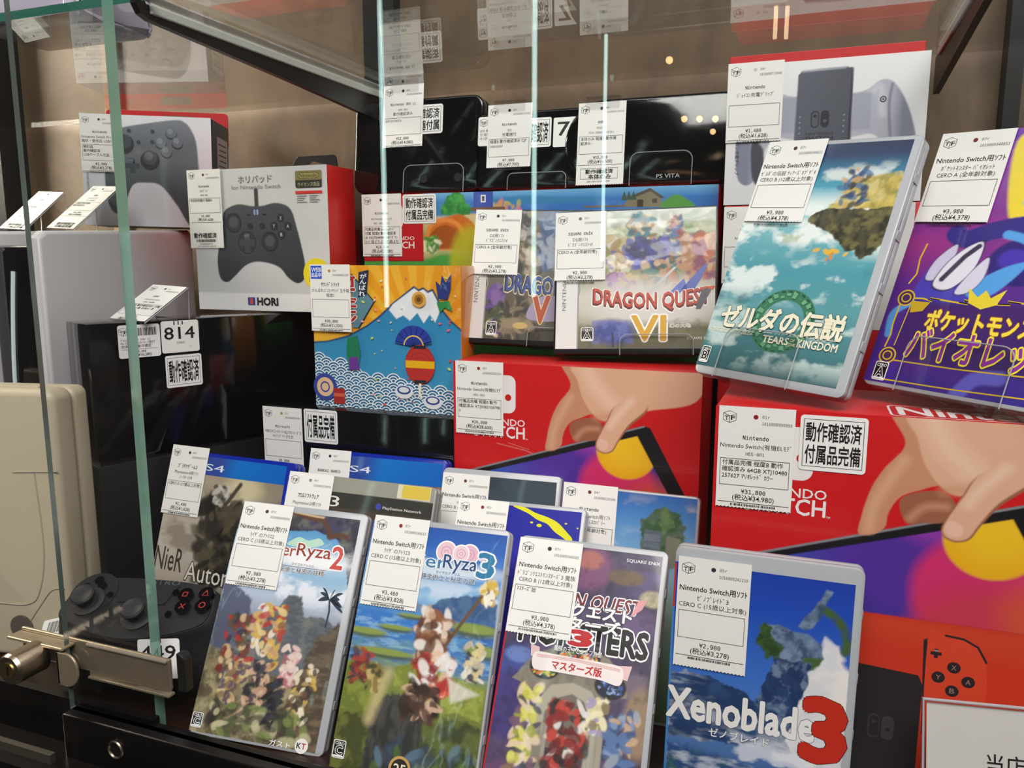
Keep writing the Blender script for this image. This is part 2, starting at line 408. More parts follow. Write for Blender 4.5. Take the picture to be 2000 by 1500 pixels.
class Paint:
    """soft painted ground of a print, as a grid of ink colours"""
    def __init__(s, w, h, rect=(0, 0, 1, 1), cell=0.0006):
        x0, y0, x1, y1 = rect; nx = max(2, int((x1 - x0) * w / cell)); ny = max(2, int((y1 - y0) * h / cell))
        s.k = h / w
        s.X, s.Y = np.meshgrid(np.linspace(x0, x1, nx), np.linspace(y0, y1, ny)); s.img = np.zeros((ny, nx, 3))
    def fill(s, c): s.img[:] = lin(c)
    def mix(s, m, c): m = np.clip(m, 0, 1)[..., None]; c = lin(c) if not isinstance(c, np.ndarray) else c; s.img = s.img * (1 - m) + c * m
    def vg(s, stops):
        ys = [y for y, _ in stops]; cs = np.array([lin(c) for _, c in stops])
        for i in range(3): s.img[..., i] = np.interp(s.Y, ys, cs[:, i])
    def noise(s, sc, seed=0, octv=4, sx=1.0, sy=1.0):
        rng = np.random.RandomState(seed); out = np.zeros_like(s.X); amp = 1.0; tot = 0.0; f = sc
        for _ in range(octv):
            T = rng.rand(64, 64); u = s.X * f * sx + 7.3; v = s.Y * s.k * f * sy + 3.1
            i = np.floor(u).astype(int); j = np.floor(v).astype(int); a = u - i; b = v - j; a = a * a * (3 - 2 * a); b = b * b * (3 - 2 * b)
            g = lambda ii, jj: T[jj % 64, ii % 64]
            out += amp * ((g(i, j) * (1 - a) + g(i + 1, j) * a) * (1 - b) + (g(i, j + 1) * (1 - a) + g(i + 1, j + 1) * a) * b)
            tot += amp; amp *= 0.55; f *= 2.03
        return out / tot
    def ell(s, cx, cyy, rx, ry, c, soft=0.3, a=1.0, rot=0):
        dx = s.X - cx; dy = (s.Y - cyy) * s.k; cc, sn = math.cos(R(rot)), math.sin(R(rot))
        d = np.sqrt(((dx * cc + dy * sn) / rx) ** 2 + ((-dx * sn + dy * cc) / ry) ** 2)
        s.mix(a * np.clip((1 + soft / 2 - d) / max(soft, 1e-3), 0, 1), c)
    def _seg(s, p, q):
        ax, ay = p[0], p[1] * s.k; bx_, by = q[0], q[1] * s.k; px, py = s.X, s.Y * s.k
        dx, dy = bx_ - ax, by - ay; t = np.clip(((px - ax) * dx + (py - ay) * dy) / (dx * dx + dy * dy + 1e-12), 0, 1)
        return np.hypot(px - ax - t * dx, py - ay - t * dy)
    def poly(s, pts, c, soft=0.006, a=1.0, smooth=False, n=6, rag=0.0, seed=1, sc=30):
        if smooth: pts = spline(pts, n)
        ins = np.zeros(s.X.shape, bool); d = np.full(s.X.shape, 9.0); m = len(pts)
        for i in range(m):
            p, q = pts[i], pts[(i + 1) % m]
            cond = (p[1] > s.Y) != (q[1] > s.Y)
            with np.errstate(divide='ignore', invalid='ignore'):
                xi = (q[0] - p[0]) * (s.Y - p[1]) / (q[1] - p[1] + 1e-12) + p[0]
            ins ^= cond & (s.X < xi); d = np.minimum(d, s._seg(p, q))
        sd = np.where(ins, d, -d)
        if rag: sd = sd + (s.noise(sc, seed, 3) - 0.5) * rag
        mask = np.clip(sd / soft + 0.5, 0, 1) * a; s.mix(mask, c)
        return mask
    def stroke(s, pts, t, c, soft=0.006, a=1.0, smooth=False):
        if smooth: pts = spline(pts, 6, False)
        d = np.full(s.X.shape, 9.0)
        for p, q in zip(pts, pts[1:]): d = np.minimum(d, s._seg(p, q))
        m = np.clip((t / 2 - d) / soft + 0.5, 0, 1) * a; s.mix(m, c)
        return m
    def clouds(s, c, sc=5, thr=0.5, seed=0, y0=0, y1=1, a=1.0, soft=0.12, fade=0.08, sy=1.6):
        n = s.noise(sc, seed, 5, 1, sy); m = np.clip((n - thr) / soft, 0, 1) * np.clip((s.Y - y0) / fade, 0, 1) * np.clip((y1 - s.Y) / fade, 0, 1)
        s.mix(m * a, c)
    def tex(s, mask, c, sc=20, seed=3, amt=0.6, thr=0.5, sx=1, sy=1):
        s.mix(np.clip((s.noise(sc, seed, 4, sx, sy) - thr) * 5 + 0.5, 0, 1) * mask * amt, c)
    def band(s, y0, y1, soft=0.02): return np.clip((s.Y - y0) / soft, 0, 1) * np.clip((y1 - s.Y) / soft, 0, 1)
    def daubs(s, n, x0, y0, x1, y1, cols, r=0.02, seed=0, a=0.9):
        rg = random.Random(seed)
        for _ in range(n):
            s.ell(rg.uniform(x0, x1), rg.uniform(y0, y1), r * rg.uniform(0.5, 1.5), r * rg.uniform(0.3, 0.8), rg.choice(cols), 0.4, a, rg.uniform(0, 180))

# ================================================================ the setting: one bay of a glass showcase
def wall():
    struct('wall_back', bx(-1.7, 1.0, 0.815, 0.83, -0.36, 1.1), M_WALL)
    struct('floor', bx(-1.7, 1.0, 0.40, 0.815, -0.372, -0.342), M_FLOOR)
    struct('trim_1', bx(-1.7, 1.0, 0.362, 0.40, -0.52, -0.3625), M_RAIL)                # the base under the doors
    struct('trim_2', bx(-1.7, -0.499, 0.372, 0.3765, -0.3625, -0.3555), M_ALU)          # lip of the door track
    struct('trim_7', bx(-1.7, -0.425, 0.3960, 0.4030, -0.3625, -0.3255), M_RAIL)             # track between the two doors
    struct('trim_3', bx(-0.478, -0.440, 0.800, 0.815, -0.342, 1.0), M_BLACKSATIN)       # slotted wall uprights
    struct('trim_4', bx(-1.10, -1.02, 0.775, 0.815, -0.342, 1.0), M_BLACKSATIN)
    struct('trim_5', bx(0.138, 0.150, 0.790, 0.815, -0.342, 1.0), M_BLACKSATIN)
    struct('trim_6', bx(-0.868, -0.845, 0.809, 0.815, -0.342, 1.0), mat('board_batten', '#9c7850', 0.6, noise=(20, 0.15, 0)))

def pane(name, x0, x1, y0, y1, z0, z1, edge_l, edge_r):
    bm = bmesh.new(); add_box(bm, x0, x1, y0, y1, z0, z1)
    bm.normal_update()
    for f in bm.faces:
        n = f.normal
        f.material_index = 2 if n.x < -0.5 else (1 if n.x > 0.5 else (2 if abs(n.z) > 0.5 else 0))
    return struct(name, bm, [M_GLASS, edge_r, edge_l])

def doors():
    near = pane('window_1', -0.4975, 0.8, 0.3905, 0.3945, -0.3285, 0.85, M_EDGE_SHADED, M_EDGE)
    rear = pane('window_2', -1.6, -0.4290, 0.4035, 0.4125, -0.3400, 0.85, M_EDGE_SHADED, M_EDGE)
    bm = bmesh.new()
    add_box(bm, -0.4975, 0.8, 0.3830, 0.4000, -0.4200, -0.3285, 0.0012)
    rail = thing('door_rail', 'black bottom rail of the front sliding glass door with a keyhole ring', 'door rail')
    obj('rail', bm, M_RAIL, rail)
    bm = bmesh.new()
    ring = [(math.cos(2 * math.pi * i / 24) * 0.0062, 0, math.sin(2 * math.pi * i / 24) * 0.0062) for i in range(25)]
    add_tube(bm, [(-0.446 + x, 0.3822, -0.3445 + z) for x, _, z in ring], 0.0010, 6)
    obj('keyhole_ring', bm, M_STEEL, rail, True)
    bm = bmesh.new(); add_cyl(bm, (-0.446, 0.3828, -0.3445), (-0.446, 0.3824, -0.3445), 0.0055)
    obj('keyhole', bm, M_BLACK, rail)

def shelf():
    bm = bmesh.new(); add_box(bm, -1.6, 0.8, 0.445, 0.800, 0.1722, 0.1782); bm.normal_update()
    for f in bm.faces: f.material_index = 1 if f.normal.y < -0.5 else 0
    o = obj('glass_shelf', bm, [M_SHELF, mat('shelf_edge', '#2f7a66', 0.15, trans=0.3)])
    tag_props(o, 'clear glass shelf across the top resting on black brackets', 'shelf')
    def bracket(x, label):
        t = thing('shelf_bracket', label, 'bracket', (x, 0, 0, 0, 0, 0), 'shelf brackets')
        prof = [(0.4490, 0.1715), (0.4445, 0.1775), (0.4405, 0.1780), (0.4400, 0.1700), (0.4440, 0.1640), (0.4520, 0.1615), (0.62, 0.1520), (0.7995, 0.1400), (0.7995, 0.1705), (0.4600, 0.1705)]
        bm = bmesh.new()
        a = [bm.verts.new((-0.0025, y, z)) for y, z in prof]; b = [bm.verts.new((0.0025, y, z)) for y, z in prof]
        bm.faces.new(a); bm.faces.new(b[::-1])
        for i in range(len(prof)): bm.faces.new((a[i], b[i], b[(i + 1) % len(prof)], a[(i + 1) % len(prof)]))
        bmesh.ops.triangulate(bm, faces=[f for f in bm.faces if len(f.verts) > 4])
        obj('arm', bm, M_BLACK, t)
        obj('pale_strip', bx(-0.0045, 0.0045, 0.452, 0.770, 0.1655, 0.1718, 0.0008), mat('pale_strip_grey', '#c9cfc8', 0.5), t)  # pale strip along the top of the arm
    bracket(-0.440, 'black tapered arm under the glass shelf above the gamepad boxes')
    bracket(0.088, 'black shelf arm beside the white grip box under the top shelf')

def lock():
    t = thing('showcase_lock', 'brass cylinder lock on its ratchet bar between the glass doors', 'lock', (-0.52, 0.385, -0.29, 0, 0, 0))
    bm = bmesh.new()
    add_cyl(bm, (-0.002, 0.004, 0.0), (-0.002, -0.018, 0.0), 0.0115, n=32); add_cyl(bm, (-0.002, -0.018, 0.0), (-0.002, -0.0205, 0.0), 0.0115, 0.0102, n=32)
    obj('cylinder', bm, M_STEEL, t, True)
    bm = bmesh.new(); add_cyl(bm, (-0.002, -0.0205, 0), (-0.002, -0.0212, 0), 0.0058, n=28)
    obj('plug', bm, mat('lock_plug', '#c7a977', 0.3, metal=1.0), t, True)
    obj('key_slot', bx(-0.0026, -0.0014, -0.0216, -0.0208, -0.0036, 0.0036), M_BLACK, t)
    bm = bmesh.new(); add_box(bm, -0.032, 0.112, 0.0135, 0.0165, -0.0105, 0.0125, 0.001); add_box(bm, -0.032, 0.024, 0.0015, 0.0135, 0.0080, 0.0105, 0.001)
    obj('ratchet_bar', bm, M_BRASS, t)
    obj('blue_tape', bx(0.0085, 0.0165, 0.0125, 0.0140, -0.0125, 0.0085), mat('blue_tape', '#2747b8', 0.4), t)
    c = thing('brass_clip', 'brass clip with a rounded tab hooked on the glass door edge', 'door clip', (-0.448, 0.388, -0.293, 0, 0, 0))
    pl = [(-0.0365, -0.0115), (0.0395, -0.0085), (0.0395, 0.0125), (-0.0365, 0.0125)]
    obj('plate', prism(pl, 0.0105, 0.0125, 0.0006), M_BRASS, c)
    tab = rrect(-0.056, -0.036, -0.0165, 0.0095, 0.0115, 8, (1, 0, 0, 1))
    obj('tab', prism(tab, 0.0, 0.0022, 0.0008), M_BRASS, c)
    obj('hook', bx(-0.0565, -0.0535, 0.0, 0.0125, -0.0165, 0.0095, 0.0008), M_BLACK, c)
    obj('bottom_lip', bx(-0.0365, 0.0395, 0.0085, 0.0150, -0.0125, -0.0105, 0.0006), M_BRASS, c)
    obj('felt_strip', bx(-0.0365, 0.0385, 0.0088, 0.0128, 0.0127, 0.0152, 0.0010), M_FUZZ, c)
    obj('end_block', prism(rrect(0.0395, 0.0465, -0.0115, 0.0165, 0.005, 5, (1, 0, 0, 0)), 0.0175, 0.0255, 0.0008), M_BLACKSATIN, c)

# ================================================================ tags, stickers, clear stands
def logo(a, x, y, s):
    """little outlined cube with a letter on each face"""
    k = a.w / a.h; L = lambda pts: a.line([(x + px * s, y + py * s * k) for px, py in pts], s * 0.05, '#1b1b1b')
    L([(-.5, -.28), (0, -.06), (.5, -.28), (0, -.48), (-.5, -.28), (-.5, .28), (0, .5), (.5, .28), (.5, -.28)]); L([(0, -.06), (0, .5)])
    a.text('T', (x - .40 * s, y + .28 * s * k), (x - .08 * s, y - .06 * s * k), '#161616', 0.03)
    a.text('F', (x + .10 * s, y + .26 * s * k), (x + .40 * s, y - .08 * s * k), '#161616', 0.03)

def barcode(a, x0, y0, x1, y1, seed, n=60):
    rg = random.Random(seed); x = x0; st = (x1 - x0) / n; first = True
    while x < x1 - st:
        w = st * rg.choice((0.5, 0.5, 1.0, 1.5)); a.rect(x, y0, min(x + w, x1), y1, '#1a1a1a', not first); first = False
        x += w + st * rg.choice((0.5, 0.5, 1.0))

def price_tag(parent, fx, fy, fw, fh, code, num, lines=(), box=(), price='', tax='', dot='#4a1419', badge=None, extra=None, cut=1.0, lift=0.0012, boxed=True, rot=0.0, bottom_bar=True):
    """paper label on the face of its item; fx, fy .. its box as fractions of the face"""
    W, H = parent['w'], parent['h']; w, h = fw * W, fh * H
    a = Art(w, h, lift)
    n = 40; saw = [(1 - i / n, 1.0 - (0.010 if i % 2 else 0.0)) for i in range(n + 1)]
    a.poly([(0, 0), (1, 0)][::1] + saw, '#f1f0ec')
    s = 0.0635 / h * cut                                    # the layout is that of the common 63.5 mm label
    Y = lambda y: y * s
    if badge:
        a.rect(0.025, Y(0.02), 0.30, Y(0.215), '#1d50c8')
        a.say('WEB', 0.162, Y(0.075), Y(0.062), '#ffffff', 0.24, 0.02); a.say('出品中', 0.162, Y(0.155), Y(0.055), '#ffffff', 0.24, 0.02)
    else: logo(a, 0.145, Y(0.105), 0.17)
    a.ell(0.49, Y(0.095), 0.032, dot)
    a.say(code, 0.575, Y(0.085), Y(0.040), '#2a2a2a', 0.2, 0, 'mono', 'l'); a.say(num, 0.575, Y(0.150), Y(0.040), '#2a2a2a', 0.385, 0, 'mono', 'l')
    ys = {1: (0.31,), 2: (0.30, 0.40), 3: (0.295, 0.385, 0.455)}.get(len(lines), ())
    for i, t in enumerate(lines):
        a.say(t, 0.5, Y(ys[i]), Y(0.052 if i == 0 else 0.043), '#1c1c1c', 0.93, 0.012 if i == 0 else 0.0, 'mono')
    if boxed:
        a.frame(0.04, Y(0.515), 0.955, Y(0.785), 0.007, '#3a3a3a')
        for i, t in enumerate(box): a.say(t, 0.07, Y(0.555 + 0.066 * i), Y(0.041), '#1c1c1c', 0.86, 0.004, 'mono', 'l')
    if price: a.say(price, 0.5, Y(0.832), Y(0.056), '#141414', 0.5, 0.008, 'mono')
    if tax: a.say(tax, 0.5, Y(0.903), Y(0.049), '#141414', 0.66, 0.004, 'mono')
    if bottom_bar:
        a.rect(0.03, Y(0.952), 0.97, Y(0.957), '#222222')
        if not extra: barcode(a, 0.20, Y(0.966), 0.80, Y(0.988), num)
    if extra: extra(a, Y)
    cx = (fx + fw / 2 - 0.5) * W; zt = (1 - fy) * H
    return a.build('price_tag', P_TAG, parent, off=(cx, 0, zt - h))

def sticker(parent, x0, y0, x1, y1, lines, lift=0.0006, plane='front', off=None, border=True, extra=None, name='sticker', W=None, H=None, bold=0.03):
    W = W or parent['w']; H = H or parent['h']; w, h = (x1 - x0) * W, (y1 - y0) * H
    a = Art(w, h, lift)
    a.rrect(0, 0, 1, 1, 0.06, '#f3f3f1')
    if border: a.frame(0.05, 0.07, 0.95, 0.93, 0.010, '#2a2a2a')
    m = len(lines)
    for i, t in enumerate(lines):
        hh = 0.80 / m; yb = 0.10 + hh * (i + 0.93); a.text(t, (0.09, yb), (0.91, yb - hh * 0.86), '#131313', bold)
    if extra: extra(a)
    return a.build(name, P_TAG, parent, plane, off or (((x0 + x1) / 2 - 0.5) * W, 0, (1 - y1) * H))

def edge_lines(bm, pts, r=0.0005):
    add_tube(bm, pts, r, 6)

def acrylic_stand(pose, w, hb, depth, lip, label, drop=0.0, lipx=(0.2, 0.8), reach=0.028):
    """clear easel: back plate, ledge, front lip and a rear strut, in the frame of the item it carries"""
    x, y, z, yaw, tilt, roll = pose
    t = thing('display_stand', label, 'display stand', pose, 'clear acrylic display stands')
    x0, x1 = (lipx[0] - 0.5) * w, (lipx[1] - 0.5) * w
    bm = bmesh.new()
    add_prism(bm, rrect(x0, x1, -0.0016, hb, 0.006), depth + 0.0006, depth + 0.0026)
    add_box(bm, x0, x1, -0.0030, depth + 0.0006, -0.0016, -0.0004)
    add_prism(bm, rrect(x0, x1, -0.0016, lip, min(0.008, lip * 0.4), 6, (1, 1, 0, 0)), -0.0050, -0.0030)
    yt = (depth + reach); zt = yt * math.tan(R(tilt)) - drop / math.cos(R(tilt)) + 0.005
    if tilt > 0.5:
        bm2 = [bm.verts.new((xx, yy, zz)) for xx in (x0, x1) for yy, zz in ((depth + 0.0026, hb * 0.8), (depth + 0.0026, hb * 0.8 - 0.003), (yt, zt + 0.001), (yt + 0.002, zt + 0.001))]
        for q in ((0, 1, 2, 3), (7, 6, 5, 4), (0, 3, 7, 4), (1, 5, 6, 2), (0, 4, 5, 1), (3, 2, 6, 7)): bm.faces.new([bm2[i] for i in q])
    obj('sheet', bm, M_ACRYL, t)
    bm = bmesh.new(); rim = rrect(x0, x1, -0.0016, lip, min(0.008, lip * 0.4), 6, (1, 1, 0, 0))
    rim3 = [(px, -0.0040, pz) for px, pz in rim if True]
    k = max(range(len(rim3)), key=lambda i: (-rim3[i][2], rim3[i][0]))
    rim3 = rim3[k:] + rim3[:k]
    edge_lines(bm, rim3, 0.0004)
    obj('polished_edge', bm, M_ACRYLEDGE, t, True)
    return t

# ================================================================ game cases
def sized(t, w, h):
    t['w'] = w; t['h'] = h
    return t

def cero(a, x0, y0, x1, y1, ch):
    a.rrect(x0, y0, x1, y1, 0.012, '#f4f4f2'); pw = (x1 - x0) * 0.07; ph = (y1 - y0) * 0.05
    a.rrect(x0 + pw, y0 + ph, x1 - pw, y1 - ph, 0.009, '#18181a')
    W, H = x1 - x0, y1 - y0
    a.text('CERO', (x0 + .14 * W, y0 + .27 * H), (x1 - .14 * W, y0 + .11 * H), '#ffffff', 0.01)
    a.rect(x0 + .10 * W, y0 + .84 * H, x1 - .10 * W, y0 + .93 * H, '#f4f4f2')
    a.text(ch, (x0 + .24 * W, y0 + .80 * H), (x1 - .24 * W, y0 + .33 * H), '#18181a', 0.03, out=('#ffffff', 0.10))

def game_case(kind, label, pose, w, h, art, group=None, wrap=False, latches=False):
    t = sized(thing('game_case', label, 'game case', pose, group), w, h)
    d = {'switch': 0.0105, 'blue': 0.0140, 'clear': 0.0140, 'ds': 0.0150}[kind]
    m = {'switch': M_SHELL, 'blue': M_BLUESHELL, 'clear': M_CLEARSHELL, 'ds': M_BLACKSHELL}[kind]
    r = {'switch': 0.0045, 'blue': 0.0055, 'clear': 0.0055, 'ds': 0.003}[kind]
    bm = bmesh.new()
    add_prism(bm, rrect(-w / 2, w / 2, 0, h, r, 5), 0.0, d * 0.48, 0.0008)
    add_prism(bm, rrect(-w / 2, w / 2, 0, h, r, 5), d * 0.52, d, 0.0008)
    add_prism(bm, rrect(-w / 2 + 0.0012, w / 2 - 0.0012, 0.0012, h - 0.0012, r, 5), d * 0.40, d * 0.60)
    obj('shell', bm, m, t, True)
    if kind in ('switch', 'clear', 'blue'):
        for z in (0.2, 0.42, 0.62, 0.84) if latches else ():
            obj('latch', bx(w / 2 - 0.0006, w / 2 + 0.0005, d * 0.2, d * 0.8, h * z - 0.003, h * z + 0.003, 0.0003, 1), m, t, True)
    a = Art(w, h)
    art(a)
    a.build('cover_sheet', P_WRAP if wrap else P_COVER, t)
    return t

def carton(name, label, cat, pose, w, h, d, body, art=None, m=P_CARD, group=None, bev=0.0012):
    t = sized(thing(name, label, cat, pose, group), w, h)
    obj('box', bx(-w / 2, w / 2, 0, d, 0, h, bev), body, t, True)
    if art:
        a = Art(w, h); art(a); a.build('printed_front', m, t)
    return t

# ================================================================ cover prints (plain landscapes and patterns; the lettering as printed)
def art_ruins(a):                      # sky, ruins and a palm under a dark canopy
    P = Paint(a.w, a.h, (0.0, 0.028, 0.945, 0.988)); 
    P.vg([(0, '#4f86b8'), (0.12, '#5f9fd0'), (0.28, '#8fbfe0'), (0.40, '#b9c7dc'), (0.55, '#7c7f8c'), (0.75, '#77705c'), (1, '#6b6248')])
    P.clouds('#eef2fb', 5, 0.46, 3, 0.16, 0.46, 0.9)
    P.poly([(0.0, 0.36), (0.12, 0.37), (0.25, 0.44), (0.27, 0.62), (0.0, 0.66)], '#4b5068', 0.02, 0.9, rag=0.05)
    m = P.poly([(0.45, 0.46), (0.52, 0.39), (0.62, 0.39), (0.66, 0.47), (0.80, 0.46), (0.95, 0.50), (0.95, 0.74), (0.38, 0.76), (0.36, 0.52)], '#646a70', 0.015, rag=0.03)
    P.tex(m, '#4d545e', 26, 5, 0.7, 0.5, 0.6, 1.6); P.tex(m, '#8c8f80', 14, 9, 0.4, 0.6)
    m = P.poly([(0, 0.64), (0.3, 0.70), (0.6, 0.73), (0.95, 0.66), (0.95, 1), (0, 1)], '#8a7f62', 0.02, rag=0.04)
    P.tex(m, '#544a38', 12, 4, 0.8, 0.5); P.tex(m, '#c4b98e', 20, 8, 0.5, 0.58)
    m = P.poly([(0.78, 0.56), (0.95, 0.47), (0.95, 1.0), (0.60, 0.98), (0.70, 0.74)], '#6c5a46', 0.02, 0.85, rag=0.05); P.tex(m, '#3c3229', 14, 6, 0.8, 0.5, 1, 2.5)
    for x0, y0, x1, y1, cs, n, r in ((0.10, 0.50, 0.30, 0.74, ['#a8352c', '#5f4a35', '#d6b98c', '#7a2a28', '#3d3a44'], 70, 0.035), (0.32, 0.44, 0.52, 0.70, ['#e6cf93', '#d9b45a', '#f1e7d6', '#8c5a3a', '#b8352e', '#caa07c'], 80, 0.035),
                                   (0.14, 0.70, 0.34, 0.86, ['#b99b6a', '#8e744e', '#5c4c60', '#d9c090'], 50, 0.03), (0.34, 0.68, 0.50, 0.90, ['#2b2a30', '#c79c80', '#44404a', '#d8b49a'], 60, 0.03),
                                   (0.58, 0.60, 0.70, 0.76, ['#d99aa0', '#efd9d0', '#b4626e', '#e9cfc4'], 40, 0.03), (0.51, 0.74, 0.63, 0.92, ['#26252b', '#3a3942', '#1c1b20'], 50, 0.035), (0.70, 0.66, 0.84, 0.90, ['#d8b25c', '#efe3c6', '#6e4f36', '#3b3634', '#b9a06a'], 60, 0.03)):
        P.daubs(n, x0, y0, x1, y1, cs, r, int(x0 * 100), 0.85)
    P.daubs(60, 0.1, 0.86, 0.9, 0.98, ['#3f4030', '#7d8f4a', '#c9c39a', '#2f2c28', '#56603c'], 0.05, 9, 0.7)
    m = P.poly([(0, 0.02), (0.95, 0.02), (0.95, 0.33), (0.90, 0.22), (0.80, 0.125), (0.62, 0.10), (0.4, 0.112), (0.2, 0.115), (0, 0.13)], '#41405a', 0.008, rag=0.03)
    P.tex(m, '#6b6c62', 9, 2, 0.8, 0.52); P.tex(m, '#2a2836', 15, 12, 0.7, 0.5)
    P.stroke([(0.43, 0.028), (0.56, 0.045), (0.66, 0.05), (0.72, 0.09), (0.735, 0.12), (0.80, 0.105), (0.86, 0.11)], 0.035, '#5d3b2a', 0.015, 1, True)
    P.stroke([(0.43, 0.026), (0.60, 0.035), (0.66, 0.036)], 0.012, '#e4c79a', 0.012)
    P.ell(0.56, 0.225, 0.36, 0.06, '#ffffff', 0.6, 0.85); P.clouds('#ffffff', 7, 0.4, 8, 0.13, 0.30, 0.5)
    a.raster(P)
    for k in range(9):
        an = R(-170 + 24 * k + (8 if k % 2 else 0)); L = 0.085 + 0.02 * (k % 3); ex, ey = 0.83 + L * math.cos(an), 0.382 + 0.62 * L * math.sin(an) + 0.02
        a.blob([(0.83, 0.382), (0.83 + 0.55 * (ex - 0.83), 0.382 + 0.5 * (ey - 0.382) - 0.014), (ex, ey), (0.83 + 0.5 * (ex - 0.83), 0.382 + 0.55 * (ey - 0.382) + 0.004)], '#2c3a4c', 4, k > 0)
    a.line([(0.83, 0.38), (0.845, 0.43), (0.84, 0.50)], 0.014, '#3a4150')
    G = '#ffffff'
    a.blob([(0.42, 0.17), (0.50, 0.135), (0.58, 0.145), (0.66, 0.13), (0.70, 0.155), (0.60, 0.175), (0.50, 0.178)], '#bfe3cf')
    a.text('Atelier', (0.16, 0.222), (0.50, 0.168), '#b04a3c', 0.012, out=(G, 0.07)); a.text('Ryza', (0.51, 0.232), (0.775, 0.160), '#9c3f34', 0.012, out=(G, 0.07))
    a.text('2', (0.785, 0.252), (0.872, 0.157), '#d2524e', 0.03, out=(G, 0.09))
    a.text('ライザのアトリエ', (0.491, 0.258), (0.664, 0.247), '#6a3a34', 0.01, out=(G, 0.06))
    a.rect(0.40, 0.2635, 0.76, 0.265, '#8a4a40')
    a.text('失われた伝承と秘密の妖精', (0.23, 0.290), (0.751, 0.268), '#4c3a36', 0.012, out=(G, 0.07))
    cero(a, 0.005, 0.913, 0.087, 0.972, 'C')
    a.text('ガスト', (0.608, 0.988), (0.762, 0.964), '#ffffff', 0.02, out=('#3a3630', 0.05))
    a.ell(0.842, 0.970, 0.047, '#f3f0ee'); a.text('K', (0.808, 0.980), (0.838, 0.959), '#1c1c1c', 0.03); a.text('T', (0.842, 0.980), (0.872, 0.959), '#a33028', 0.03)

